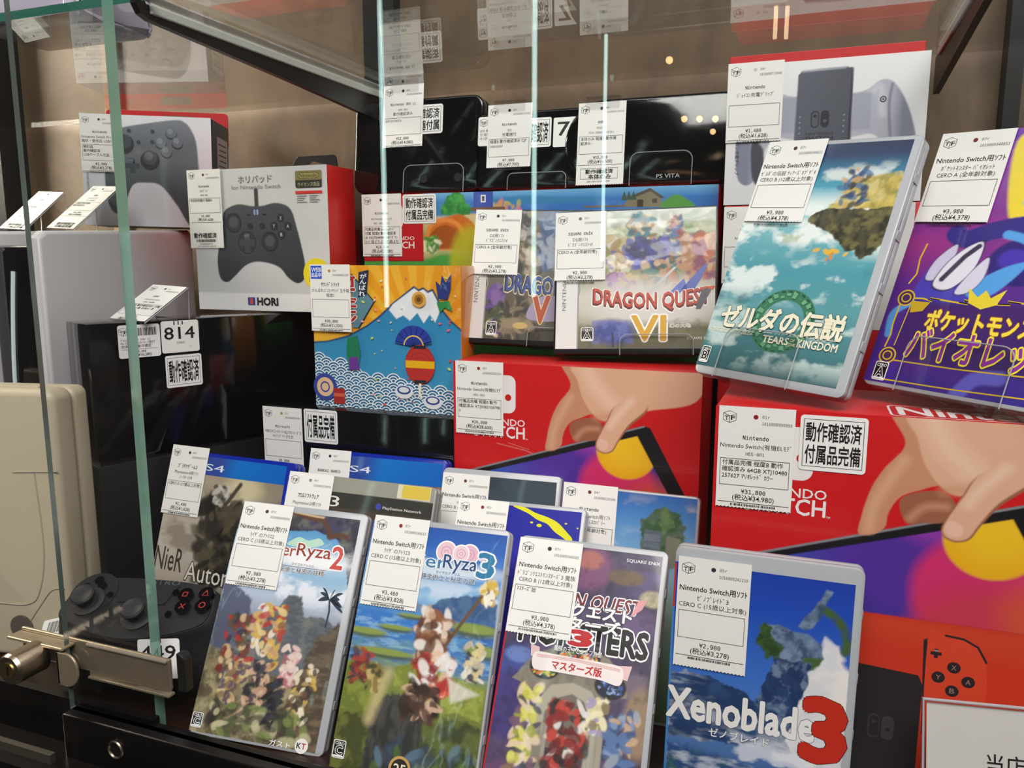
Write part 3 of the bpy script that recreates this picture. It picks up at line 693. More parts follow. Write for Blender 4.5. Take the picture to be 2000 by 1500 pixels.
def art_islands(a):                    # blue lake with green islands, tall wooden pole, dark rock
    P = Paint(a.w, a.h, (0.0, 0.022, 0.985, 1.0))
    P.vg([(0, '#1f4fa8'), (0.10, '#2a66be'), (0.22, '#5d9ad8'), (0.30, '#9cc7e8'), (0.36, '#5c97d0'), (0.42, '#4a8fd4'), (0.50, '#5d8fae'), (0.62, '#7f8d4a'), (0.8, '#6d7430'), (1, '#2e3020')])
    P.clouds('#e8f1fb', 6, 0.52, 21, 0.20, 0.33, 0.9)
    m = P.poly([(0.50, 0.34), (0.62, 0.30), (0.74, 0.28), (0.86, 0.27), (0.98, 0.30), (0.98, 0.46), (0.5, 0.42)], '#37598a', 0.012, rag=0.03); P.tex(m, '#56789c', 14, 3, 0.7, 0.5)
    P.poly([(0.0, 0.33), (0.2, 0.325), (0.5, 0.34), (0.5, 0.36), (0, 0.36)], '#6f8fae', 0.01, rag=0.02)
    m = P.band(0.36, 0.60, 0.03); P.tex(m, '#2f6fc4', 7, 15, 0.7, 0.5, 1, 3); P.tex(m, '#a9d2ea', 12, 18, 0.5, 0.6, 1, 4)
    for (x, y, rx, ry, sd) in ((0.10, 0.47, 0.14, 0.02, 1), (0.30, 0.44, 0.12, 0.014, 2), (0.85, 0.40, 0.16, 0.03, 3), (0.92, 0.48, 0.12, 0.03, 4), (0.62, 0.43, 0.1, 0.012, 5), (0.25, 0.54, 0.22, 0.02, 6), (0.40, 0.385, 0.10, 0.010, 7)):
        P.ell(x, y + 0.008, rx, ry * 1.5, '#4c5a3c', 0.5, 0.9); P.ell(x, y, rx, ry, '#8da04c', 0.5, 0.95)
    m = P.poly([(0.0, 0.60), (0.08, 0.57), (0.18, 0.585), (0.30, 0.60), (0.33, 0.66), (0.28, 0.74), (0.16, 0.78), (0, 0.78)], '#88933c', 0.012, rag=0.03); P.tex(m, '#5d6a2c', 16, 31, 0.7, 0.5)
    m = P.poly([(0.34, 0.59), (0.46, 0.565), (0.62, 0.58), (0.80, 0.60), (0.97, 0.62), (0.97, 0.74), (0.80, 0.72), (0.62, 0.75), (0.46, 0.70), (0.36, 0.66)], '#9aa548', 0.012, rag=0.03); P.tex(m, '#6f7a30', 15, 33, 0.7, 0.5)
    m = P.poly([(0.30, 0.70), (0.48, 0.68), (0.60, 0.75), (0.60, 1), (0.22, 1), (0.20, 0.86)], '#4b4a46', 0.02, rag=0.06); P.tex(m, '#2a2b2c', 12, 35, 0.8, 0.5, 1.6, 0.6)
    m = P.poly([(0.0, 0.80), (0.18, 0.78), (0.24, 0.86), (0.20, 1), (0, 1)], '#6a7034', 0.02, rag=0.05); P.tex(m, '#3a4022', 15, 36, 0.8, 0.5)
    m = P.poly([(0.60, 0.78), (0.80, 0.74), (0.98, 0.76), (0.98, 1), (0.60, 1)], '#5f6a34', 0.02, rag=0.05); P.tex(m, '#333a26', 13, 37, 0.8, 0.5)
    P.stroke([(0.30, 0.62), (0.26, 0.70), (0.22, 0.80)], 0.07, '#cdbb8e', 0.05, 0.7, True)
    P.stroke([(0.63, 0.52), (0.76, 0.38), (0.90, 0.24)], 0.022, '#6b5236', 0.01)
    P.daubs(30, 0.86, 0.21, 0.95, 0.29, ['#d9b64a', '#f0e0b0', '#8f6a2c', '#f7f2e2'], 0.03, 51, 0.95)
    P.daubs(90, 0.47, 0.36, 0.66, 0.55, ['#7a4a30', '#94603e', '#f2eee6', '#e8d3c0', '#c9a488', '#5f3a28'], 0.045, 52, 0.85)
    P.daubs(60, 0.50, 0.53, 0.74, 0.66, ['#b3362e', '#d95a44', '#e8bfa6', '#f0ece6', '#8a2a26'], 0.045, 53, 0.85)
    P.daubs(60, 0.44, 0.65, 0.66, 0.76, ['#3a2a26', '#241c1c', '#523a30', '#d9b49a'], 0.045, 54, 0.85)
    P.daubs(40, 0.04, 0.55, 0.15, 0.68, ['#7a2c28', '#3a3236', '#a84034', '#54404a'], 0.03, 55, 0.85)
    P.daubs(30, 0.16, 0.60, 0.24, 0.69, ['#8a7440', '#4a4632', '#c9b070'], 0.028, 56, 0.85)
    P.daubs(40, 0.82, 0.46, 0.94, 0.60, ['#ece4d2', '#c9bda4', '#3c3a42', '#e2cf96'], 0.028, 57, 0.85)
    P.poly([(0.72, 0.60), (0.94, 0.64), (0.76, 0.69)], '#d8d4c4', 0.02, 0.9)
    P.daubs(40, 0.3, 0.86, 0.95, 0.98, ['#2a2e22', '#5b7a3a', '#3d4a6a', '#6a8fb0'], 0.05, 58, 0.5)
    P.ell(0.55, 0.185, 0.44, 0.05, '#eef6fb', 0.7, 0.75)
    a.raster(P)
    for cx, r, c in ((0.575, 0.075, '#efc9d6'), (0.74, 0.07, '#e9bcd0'), (0.68, 0.06, '#f0d4dc'), (0.83, 0.035, '#e9c4d0')):
        a.ell(cx, 0.115, r, '#ffffff'); a.ell(cx, 0.116, r * 0.88, c); a.ring(cx, 0.116, r * 0.45, r * 0.52, '#d79ab4'); a.ring(cx, 0.116, r * 0.15, r * 0.22, '#d79ab4')
    G = '#f4faff'
    a.text('Atelier', (0.10, 0.186), (0.585, 0.132), '#3f7fae', 0.012, out=(G, 0.07)); a.text('Ryza', (0.565, 0.198), (0.805, 0.125), '#2f4f86', 0.015, out=(G, 0.07))
    a.text('3', (0.812, 0.200), (0.918, 0.104), '#2f7fae', 0.04, out=(G, 0.10))
    a.text('ライザのアトリエ', (0.524, 0.205), (0.695, 0.194), '#3b5a7a', 0.01, out=(G, 0.06))
    a.text('終わりの錬金術士と秘密の鍵', (0.25, 0.232), (0.803, 0.210), '#30486a', 0.012, out=(G, 0.07))
    cero(a, 0.008, 0.896, 0.098, 0.963, 'C')
    a.ell(0.488, 0.955, 0.075, '#2b2620'); a.ring(0.488, 0.955, 0.058, 0.075, '#c9a25a'); a.text('25', (0.448, 0.972), (0.528, 0.938), '#f2ead2', 0.02)

def art_throne(a):                     # purple rocks, grey stone arch with coloured glass, stone seat
    P = Paint(a.w, a.h, (0.012, 0.022, 0.965, 1.0))
    P.vg([(0, '#2d2748'), (0.15, '#3a3058'), (0.3, '#4d4266'), (0.5, '#5a5068'), (0.8, '#4c4452'), (1, '#3b3444')])
    P.tex(np.ones_like(P.X), '#6c5684', 5, 61, 0.55, 0.52); P.tex(np.ones_like(P.X), '#2a2440', 9, 62, 0.5, 0.55)
    for (x, y, rx, ry, c) in ((0.52, 0.10, 0.13, 0.15, '#7c4a74'), (0.50, 0.07, 0.09, 0.06, '#b06a62'), (0.90, 0.15, 0.13, 0.10, '#54467c'), (0.93, 0.19, 0.08, 0.05, '#c9bf9a'), (0.75, 0.12, 0.12, 0.05, '#6e5a40'), (0.88, 0.30, 0.12, 0.10, '#66507e'),
                              (0.11, 0.53, 0.14, 0.16, '#46529a'), (0.09, 0.66, 0.16, 0.20, '#4a3f7e'), (0.12, 0.47, 0.09, 0.05, '#6f86c4'), (0.90, 0.52, 0.10, 0.08, '#77697a'), (0.93, 0.64, 0.10, 0.20, '#9a8268'), (0.12, 0.92, 0.16, 0.10, '#6a4a6e'), (0.90, 0.92, 0.12, 0.12, '#4a5a7a')):
        P.ell(x, y, rx, ry, c, 0.35, 0.95)
    P.tex(np.ones_like(P.X), '#221d30', 22, 63, 0.35, 0.6)
    m = P.poly([(0.10, 0.56), (0.22, 0.46), (0.36, 0.42), (0.52, 0.41), (0.70, 0.43), (0.82, 0.50), (0.84, 0.56), (0.68, 0.58), (0.66, 0.74), (0.34, 0.76), (0.32, 0.60)], '#8d8779', 0.008, rag=0.01); P.tex(m, '#6d675c', 20, 64, 0.5, 0.55)
    P.poly([(0.28, 0.63), (0.36, 0.56), (0.50, 0.54), (0.62, 0.56), (0.68, 0.62), (0.69, 0.78), (0.28, 0.78)], '#b3ad9c', 0.008); P.poly([(0.34, 0.66), (0.42, 0.60), (0.5, 0.58), (0.58, 0.60), (0.63, 0.65), (0.63, 0.78), (0.34, 0.78)], '#77716a', 0.008)
    for x, y, r in ((0.30, 0.50, 0.10), (0.44, 0.445, 0.07), (0.58, 0.445, 0.07), (0.73, 0.53, 0.10)):
        P.ell(x, y, r, r * 0.75, '#2b2d35', 0.1); P.daubs(50, x - r * .7, y - r * .28, x + r * .7, y + r * .28, ['#4f8a4a', '#d9d04a', '#c8482e', '#e8e4d0', '#3a6aa8', '#e07a3a'] if x < 0.6 else ['#3f62a8', '#8fa8d8', '#26304a'], 0.014, int(x * 99), 0.9)
    for x0, x1 in ((0.27, 0.37), (0.62, 0.72)):
        m = P.poly([(x0, 0.70), (x1, 0.70), (x1 + 0.01, 0.98), (x0 - 0.01, 0.98)], '#a59e8e', 0.008); P.tex(m, '#7c766a', 10, 65, 0.7, 0.5, 4, 0.3)
    P.daubs(90, 0.38, 0.62, 0.62, 0.90, ['#8f2c28', '#2a2628', '#c4483a', '#e6e2dc', '#3a3436', '#6d2622'], 0.045, 66, 0.9)
    P.daubs(80, 0.16, 0.58, 0.30, 0.86, ['#c9c64a', '#a3a83a', '#e3dd74', '#4a4650', '#7a5a74', '#e8cfb4'], 0.04, 67, 0.9)
    P.daubs(70, 0.76, 0.60, 0.92, 0.92, ['#5a78a8', '#3f5580', '#7f98c0', '#caa888', '#9aa4b4'], 0.04, 68, 0.9)
    P.daubs(50, 0.62, 0.58, 0.72, 0.70, ['#d8d29a', '#efe9c0', '#a89ac0', '#8a7a5a'], 0.035, 69, 0.9)
    P.daubs(60, 0.05, 0.88, 0.95, 0.99, ['#6a4a3a', '#8a6a52', '#4a4a62', '#a0908a', '#35304a'], 0.06, 70, 0.7)
    a.raster(P)
    a.rect(0.0, 0.03, 0.012, 0.99, '#b3202a')
    a.text('SQUARE ENIX', (0.739, 0.0605), (0.955, 0.0455), '#f3f1f4', 0.006)
    W = '#ffffff'
    a.text('DRAGON QUEST', (0.06, 0.268), (0.86, 0.205), '#7a2630', 0.03, out=(W, 0.10), shear=0.02)
    a.text('MONSTERS', (0.10, 0.415), (0.93, 0.320), '#1b1a1c', 0.05, out=(W, 0.11))
    a.poly([(0.80, 0.27), (0.845, 0.20), (0.90, 0.195), (0.87, 0.235)], '#e7a2a8')
    a.text('ドラゴンクエスト', (0.03, 0.294), (0.812, 0.242), W, 0.045, out=('#2c2a30', 0.10))
    a.text('モンスターズ', (0.06, 0.345), (0.745, 0.295), W, 0.045, out=('#2c2a30', 0.10))
    a.text('3', (0.447, 0.402), (0.565, 0.347), '#c22a2c', 0.08, out=(W, 0.14))
    a.text('魔族の王子とエルフの旅', (0.345, 0.434), (0.655, 0.412), W, 0.01, out=('#2c2a30', 0.06))
    a.poly([(0.19, 0.425), (0.25, 0.430), (0.26, 0.475), (0.20, 0.468)], '#e9c8c6'); a.poly([(0.76, 0.452), (0.85, 0.445), (0.83, 0.50), (0.78, 0.495)], '#e9c8c6')
    a.blob([(0.225, 0.452), (0.36, 0.448), (0.5, 0.449), (0.66, 0.449), (0.79, 0.458), (0.785, 0.520), (0.66, 0.513), (0.5, 0.512), (0.36, 0.512), (0.23, 0.512)], '#f6ecea')
    for k in range(3): a.line([(0.24, 0.458 + .004 * k), (0.5, 0.4535 + .004 * k), (0.78, 0.463 + .004 * k)], 0.003, '#d7908e', k > 0)
    a.text('マスターズ版', (0.345, 0.503), (0.667, 0.470), '#c0272e', 0.04)

def art_spire(a):                      # rock spire with green plants against a deep blue sky
    P = Paint(a.w, a.h, (0.0, 0.055, 0.955, 1.0))
    P.vg([(0, '#1b3aa6'), (0.2, '#2450bc'), (0.45, '#3f74cc'), (0.6, '#5a86c8'), (0.75, '#4a6ea6'), (1, '#3a5a94')])
    m = P.poly([(0.60, 0.62), (0.68, 0.50), (0.70, 0.40), (0.78, 0.33), (0.82, 0.25), (0.90, 0.27), (0.96, 0.36), (0.96, 0.72), (0.60, 0.72)], '#f2efec', 0.02, rag=0.08, sc=9); P.tex(m, '#ccd2e2', 6, 71, 0.55, 0.5)
    def rock(pts, c, sd, rag=0.04):
        m = P.poly(pts, c, 0.008, rag=rag, sc=16, seed=sd); P.tex(m, '#20345e', 14, sd + 1, 0.7, 0.5, 1.3, 0.7); P.tex(m, '#8fa6c4', 20, sd + 2, 0.55, 0.6)
        return m
    rock([(0.815, 0.085), (0.845, 0.09), (0.80, 0.17), (0.76, 0.22), (0.72, 0.235), (0.68, 0.225), (0.745, 0.165)], '#5f7694', 72, 0.02)
    m = P.stroke([(0.79, 0.15), (0.85, 0.17), (0.90, 0.20), (0.935, 0.25), (0.93, 0.29)], 0.045, '#3d5470', 0.02, 1, True); P.tex(m, '#47652f', 16, 73, 0.9, 0.45)
    rock([(0.50, 0.235), (0.58, 0.225), (0.66, 0.24), (0.74, 0.245), (0.80, 0.28), (0.82, 0.325), (0.74, 0.35), (0.66, 0.36), (0.58, 0.35), (0.50, 0.31)], '#6b82a2', 74)
    m = P.poly([(0.50, 0.23), (0.48, 0.30), (0.53, 0.345), (0.60, 0.35), (0.61, 0.31), (0.55, 0.28), (0.54, 0.24)], '#3f5e34', 0.012, rag=0.06, sc=22); P.tex(m, '#26401f', 24, 75, 0.8, 0.5)
    m = P.poly([(0.70, 0.33), (0.82, 0.325), (0.80, 0.36), (0.73, 0.37)], '#48683a', 0.012, rag=0.05, sc=22)
    rock([(0.58, 0.35), (0.76, 0.35), (0.74, 0.44), (0.70, 0.52), (0.66, 0.64), (0.46, 0.66), (0.50, 0.50)], '#2b4472', 76)
    m = P.poly([(0.0, 0.455), (0.10, 0.45), (0.25, 0.455), (0.42, 0.49), (0.52, 0.54), (0.62, 0.60), (0.70, 0.68), (0.0, 0.70)], '#32507e', 0.01, rag=0.04); P.tex(m, '#c9d4e4', 12, 78, 0.6, 0.56, 0.6, 2.2); P.tex(m, '#1f345c', 10, 79, 0.7, 0.5)
    P.clouds('#e8eef8', 6, 0.5, 80, 0.60, 0.86, 0.7)
    m = P.poly([(0, 0.72), (0.3, 0.74), (0.6, 0.78), (0.96, 0.76), (0.96, 1), (0, 1)], '#2f4f86', 0.04, rag=0.06); P.tex(m, '#3f6a44', 14, 81, 0.7, 0.55); P.tex(m, '#dbe4f0', 11, 82, 0.6, 0.6, 0.7, 1.6)
    a.raster(P)
    a.rect(-0.001, 0.06, 0.010, 0.22, '#c03a3a'); a.rect(-0.001, 0.22, 0.010, 0.99, '#3f86c8')
    a.text('Xenoblade', (0.0, 0.625), (0.80, 0.515), '#f2f1ee', 0.045, out=('#1b2f5a', 0.06))
    a.text('3', (0.752, 0.684), (0.950, 0.470), '#c8301f', 0.06, out=('#5a1a18', 0.07))
    a.text('ゼノブレイド', (0.242, 0.672), (0.572, 0.640), '#f6f6f4', 0.02, out=('#1b2f5a', 0.05))

def art_sky(a):                        # teal sky, a ledge of rock, round carved ring behind the title
    P = Paint(a.w, a.h, (0.0, 0.018, 0.945, 0.968))
    P.vg([(0, '#0d1c44'), (0.07, '#12305e'), (0.14, '#2a7a9c'), (0.22, '#4fa9c0'), (0.32, '#8cc7cf'), (0.45, '#63a9b4'), (0.55, '#4f9aa8'), (0.70, '#5b9aa2'), (0.85, '#487f86'), (1, '#33565c')])
    P.clouds('#f2f8f2', 5, 0.50, 91, 0.08, 0.22, 0.95); P.clouds('#eef6f2', 4, 0.44, 92, 0.20, 0.50, 0.95); P.clouds('#e6f0ee', 6, 0.50, 93, 0.46, 0.70, 0.9); P.clouds('#c9dcd8', 5, 0.48, 94, 0.66, 0.97, 0.85); P.clouds('#2c5a64', 5, 0.60, 95, 0.50, 0.97, 0.5)
    m = P.poly([(0.30, 0.40), (0.45, 0.40), (0.42, 0.43), (0.33, 0.43)], '#8c9a5c', 0.02, 0.5, rag=0.04)
    m = P.poly([(0.66, 0.17), (0.80, 0.155), (0.95, 0.15), (0.95, 0.30), (0.70, 0.29), (0.54, 0.30), (0.60, 0.25)], '#c9b45c', 0.015, rag=0.04); P.tex(m, '#7a7a3a', 16, 96, 0.6, 0.5); P.tex(m, '#efe0a0', 12, 97, 0.5, 0.6)
    m = P.poly([(0.46, 0.315), (0.54, 0.29), (0.66, 0.285), (0.80, 0.29), (0.95, 0.28), (0.95, 0.43), (0.90, 0.465), (0.84, 0.485), (0.80, 0.455), (0.74, 0.455), (0.68, 0.42), (0.62, 0.385), (0.52, 0.36), (0.45, 0.345)], '#4d4a34', 0.008, rag=0.03); P.tex(m, '#26261c', 16, 98, 0.85, 0.5, 1.4, 0.8); P.tex(m, '#8a8250', 20, 99, 0.55, 0.6)
    P.daubs(40, 0.60, 0.12, 0.76, 0.28, ['#23406a', '#3a6a96', '#4a3a2a', '#caa56a', '#1d2a3a'], 0.028, 100, 0.8)
    P.daubs(9, 0.55, 0.45, 0.78, 0.50, ['#d98a2c', '#e6b83a', '#c4582c'], 0.02, 101, 0.9)
    a.raster(P)
    cx, cyy, k = 0.495, 0.748, a.w / a.h
    a.ring(cx, cyy, 0.135, 0.205, '#3f7a5c')
    for i in range(26):
        b0 = i * 360 / 26; a.ring(cx, cyy, 0.150 + 0.012 * (i % 2), 0.165 + 0.015 * (i % 3), '#6faa84', b0, b0 + 9, 4)
        a.ring(cx, cyy, 0.190, 0.196, '#24523e', b0 + 3, b0 + 10, 3)
    C = '#efe9cf'
    a.text('ゼルダの伝説', (0.075, 0.800), (0.890, 0.705), C, 0.045, out=('#2c5a58', 0.075))
    a.rect(0.03, 0.8045, 0.34, 0.8065, C); a.text('THE LEGEND OF ZELDA', (0.042, 0.820), (0.335, 0.808), C, 0.012)
    a.text('ティアーズ オブ ザ キングダム', (0.477, 0.806), (0.788, 0.794), C, 0.004); a.rect(0.40, 0.800, 0.46, 0.802, C); a.rect(0.80, 0.800, 0.89, 0.802, C)
    a.text('TEARS', (0.410, 0.840), (0.580, 0.812), C, 0.03); a.text('OF', (0.590, 0.826), (0.618, 0.814), C, 0.01); a.text('THE', (0.587, 0.842), (0.630, 0.831), C, 0.01); a.text('KINGDOM', (0.640, 0.842), (0.885, 0.812), C, 0.03)
    cero(a, 0.014, 0.886, 0.080, 0.955, 'B')

def art_violet(a):                     # violet swirls inside a gold zigzag frame
    P = Paint(a.w, a.h, (0.0, 0.0, 0.96, 0.985))
    P.vg([(0, '#7a3ab0'), (0.2, '#8a3a9c'), (0.45, '#9a3488'), (0.6, '#5c2a8a'), (0.8, '#432a86'), (1, '#3a2a8e')])
    P.tex(np.ones_like(P.X), '#5a2a94', 5, 111, 0.5, 0.5)
    P.poly([(0.44, 0.05), (0.62, 0.02), (0.9, 0.05), (0.96, 0.12), (0.96, 0.44), (0.8, 0.40), (0.66, 0.36), (0.52, 0.33)], '#f0d83c', 0.02, smooth=True)
    P.poly([(0.52, 0.02), (0.96, 0.0), (0.96, 0.14), (0.8, 0.16), (0.64, 0.12)], '#8a4ad0', 0.015, smooth=True); P.poly([(0.56, 0.17), (0.75, 0.15), (0.96, 0.20), (0.9, 0.30), (0.72, 0.29), (0.6, 0.25)], '#9a6ae6', 0.012, smooth=True)
    P.stroke([(0.60, 0.28), (0.70, 0.25), (0.86, 0.27)], 0.05, '#6ac4ee', 0.015, 1, True)
    P.stroke([(0.27, 0.40), (0.34, 0.42), (0.48, 0.385), (0.66, 0.37), (0.80, 0.45), (0.86, 0.60)], 0.11, '#332a86', 0.01, 1, True)
    P.ell(0.66, 0.50, 0.17, 0.14, '#2f1f78', 0.1); P.stroke([(0.55, 0.40), (0.66, 0.42), (0.76, 0.47)], 0.05, '#5aa4e8', 0.01, 1, True); P.ell(0.62, 0.49, 0.08, 0.06, '#4a34b0', 0.3)
    P.poly([(0.16, 0.56), (0.24, 0.50), (0.40, 0.53), (0.52, 0.58), (0.50, 0.66), (0.16, 0.66)], '#4a42b4', 0.01, smooth=True)
    P.poly([(0.42, 0.61), (0.56, 0.53), (0.70, 0.50), (0.60, 0.60), (0.50, 0.64)], '#56a2e6', 0.01, smooth=True)
    for pts, c in (([(0.17, 0.58), (0.20, 0.50), (0.30, 0.435), (0.30, 0.51), (0.25, 0.575)], '#cfcbe6'), ([(0.22, 0.595), (0.27, 0.51), (0.36, 0.445), (0.445, 0.425), (0.44, 0.52), (0.36, 0.60), (0.28, 0.62)], '#e6e3f0'), ([(0.36, 0.625), (0.42, 0.54), (0.495, 0.48), (0.50, 0.56), (0.44, 0.62)], '#d9d6ea')):
        P.poly(pts, '#2a2254', 0.006, smooth=True); c0 = np.mean(np.array(pts), 0); P.poly([tuple(c0 + (np.array(p) - c0) * 0.93) for p in pts], c, 0.006, smooth=True)
    P.stroke([(0.27, 0.575), (0.36, 0.485), (0.42, 0.445)], 0.03, '#3a3650', 0.006)
    P.poly([(0.13, 0.66), (0.96, 0.645), (0.96, 0.90), (0.11, 0.885)], '#3c1f5c', 0.03, 0.75)
    P.stroke([(0.06, 0.80), (0.05, 0.72), (0.14, 0.67)], 0.04, '#56a2e6', 0.01, 0.9, True)
    P.stroke([(0.55, 0.985), (0.62, 0.92), (0.74, 0.905)], 0.08, '#6a66d0', 0.02, 0.9, True)
    a.raster(P)
    G = '#d8b92a'
    a.line([(0.115, 0.655), (0.20, 0.652), (0.26, 0.660), (0.24, 0.648), (0.36, 0.655), (0.46, 0.660), (0.43, 0.645), (0.52, 0.655)], 0.010, G)
    a.line([(0.55, 0.655), (0.68, 0.65), (0.66, 0.638), (0.80, 0.645), (0.955, 0.64)], 0.010, G, True)
    a.line([(0.075, 0.68), (0.07, 0.76), (0.078, 0.80), (0.066, 0.85)], 0.010, G); a.line([(0.14, 0.68), (0.12, 0.84)], 0.006, G, True); a.line([(0.11, 0.895), (0.5, 0.895), (0.955, 0.885)], 0.008, G)
    a.line([(0.12, 0.44), (0.105, 0.50), (0.115, 0.56), (0.085, 0.60)], 0.010, G); a.line([(0.05, 0.972), (0.5, 0.968), (0.95, 0.957)], 0.008, G)
    for x, y in ((0.10, 0.655), (0.10, 0.880)):
        a.ell(x, y, 0.052, G); a.ell(x, y, 0.043, '#4a2a5a'); a.ring(x, y, 0.022, 0.030, G)
    a.poly([(0.15, 0.71), (0.14, 0.665), (0.25, 0.665), (0.22, 0.70)], '#c8a828')
    a.poly([(0.46, 0.655), (0.44, 0.60), (0.50, 0.632), (0.535, 0.605), (0.57, 0.632), (0.64, 0.598), (0.61, 0.655), (0.535, 0.675)], '#e8d23a')
    a.text('ポケットモンスター', (0.260, 0.765), (1.0, 0.690), '#f4e04a', 0.05, out=('#a8641c', 0.10))
    a.text('バイオレット', (0.200, 0.880), (0.99, 0.765), '#8f2f9c', 0.03, out=('#f2e23a', 0.10))
    cero(a, 0.048, 0.906, 0.130, 0.978, 'A')

def ds_strip(a, x1, dark=False):
    a.rect(0.012, 0.012, x1, 0.965, '#d4d4d2' if dark else '#e6e6e3')
    a.line([(x1 + 0.006, 0.012), (x1 + 0.004, 0.50), (x1 + 0.012, 0.56), (x1 + 0.003, 0.60), (x1 + 0.003, 0.965)], 0.009, '#9a9a98')

def art_meadow(a):                     # wide meadow print with the big title low down
    P = Paint(a.w, a.h, (0.15, 0.012, 0.985, 0.965))
    P.vg([(0, '#dfe6e0'), (0.1, '#cfd9c4'), (0.25, '#b8c08a'), (0.45, '#a3a078'), (0.6, '#e2dfd0'), (0.72, '#cfcbb4'), (0.85, '#8f8a68'), (1, '#5a6280')])
    P.clouds('#f4f4ee', 6, 0.45, 121, 0.0, 0.22, 0.9); m = P.band(0.08, 0.4, 0.05); P.tex(m, '#7d9450', 10, 122, 0.7, 0.54); P.tex(m, '#d8d9a8', 14, 123, 0.5, 0.58)
    for x0, y0, x1, y1, cs, n, r in ((0.46, 0.06, 0.60, 0.36, ['#3f8a9c', '#2f6a80', '#caa56a', '#8a6a3a', '#e8d3b0'], 50, 0.03), (0.70, 0.08, 0.80, 0.40, ['#7a5a34', '#3a62a0', '#a8362e', '#caa880', '#5a7ab4'], 50, 0.03), (0.34, 0.20, 0.46, 0.46, ['#d8c490', '#e8e2cc', '#6a6aa8', '#a8884a', '#efe3d0'], 60, 0.03),
                                   (0.46, 0.22, 0.70, 0.40, ['#3a3f9c', '#2a2c72', '#5a62c0', '#242658'], 80, 0.035), (0.56, 0.38, 0.76, 0.56, ['#3f8a7c', '#caa080', '#c9773a', '#e8c8a4', '#2c5a54'], 60, 0.035), (0.80, 0.20, 0.98, 0.50, ['#c99468', '#b07a50', '#e0b48a', '#8a3a62', '#c9662c'], 90, 0.04), (0.34, 0.46, 0.50, 0.56, ['#c490c8', '#e0b8dc', '#8a5aa0', '#e6cf8a'], 40, 0.03)):
        P.daubs(n, x0, y0, x1, y1, cs, r, int(x0 * 1000), 0.85)
    P.ell(0.60, 0.66, 0.42, 0.16, '#f3f0ea', 0.7, 0.85)
    m = P.poly([(0.16, 0.82), (0.3, 0.80), (0.98, 0.80), (0.98, 0.97), (0.16, 0.97)], '#7d7850', 0.06, 0.8, rag=0.06); P.tex(m, '#4c5636', 16, 124, 0.6, 0.5)
    P.ell(0.37, 0.85, 0.13, 0.075, '#4654a8', 0.5, 0.95); P.tex(P.band(0.76, 0.94, 0.02) * (np.abs(P.X - 0.37) < 0.13), '#7a86d0', 18, 125, 0.7, 0.55); P.stroke([(0.37, 0.86), (0.375, 0.95)], 0.012, '#3a3450', 0.008); P.img *= 0.8
    a.raster(P)
    a.poly([(0.56, 0.60), (0.74, 0.41), (0.755, 0.415), (0.58, 0.61)], '#c9c9cc'); a.poly([(0.78, 0.57), (0.90, 0.42), (0.945, 0.39), (0.90, 0.50), (0.86, 0.57)], '#5a6ab8'); a.poly([(0.70, 0.60), (0.80, 0.49), (0.82, 0.56), (0.76, 0.60)], '#6a78c4', True)
    ds_strip(a, 0.148)
    a.text('NINTENDO DS', (0.050, 0.700), (0.074, 0.380), '#555553', 0.0, rot=90)
    W = '#fbf8f2'
    a.text('DRAGON QUEST', (0.245, 0.716), (0.955, 0.590), '#6b1e1c', 0.05, out=(W, 0.13), arc=-0.035)
    a.text('DRAGON QUEST', (0.250, 0.702), (0.950, 0.582), '#c04a38', 0.03, arc=-0.035)
    a.poly([(0.905, 0.575), (0.965, 0.545), (0.96, 0.58), (0.90, 0.70), (0.87, 0.70)], '#5c5c64'); a.poly([(0.92, 0.548), (0.99, 0.545), (0.97, 0.575)], '#d4582c')
    a.text('VI', (0.488, 0.910), (0.692, 0.742), '#d8a62c', 0.03, out=(W, 0.08))
    a.text('ドラゴンクエストVI', (0.698, 0.795), (0.851, 0.768), '#8a8a86', 0.01, out=(W, 0.08)); a.text('幻の大地', (0.715, 0.824), (0.843, 0.797), '#b0aca0', 0.01, out=(W, 0.08))
    a.text('SQUARE ENIX', (0.820, 0.906), (0.975, 0.886), '#efece4', 0.0)
    cero(a, 0.172, 0.818, 0.252, 0.913, 'A')

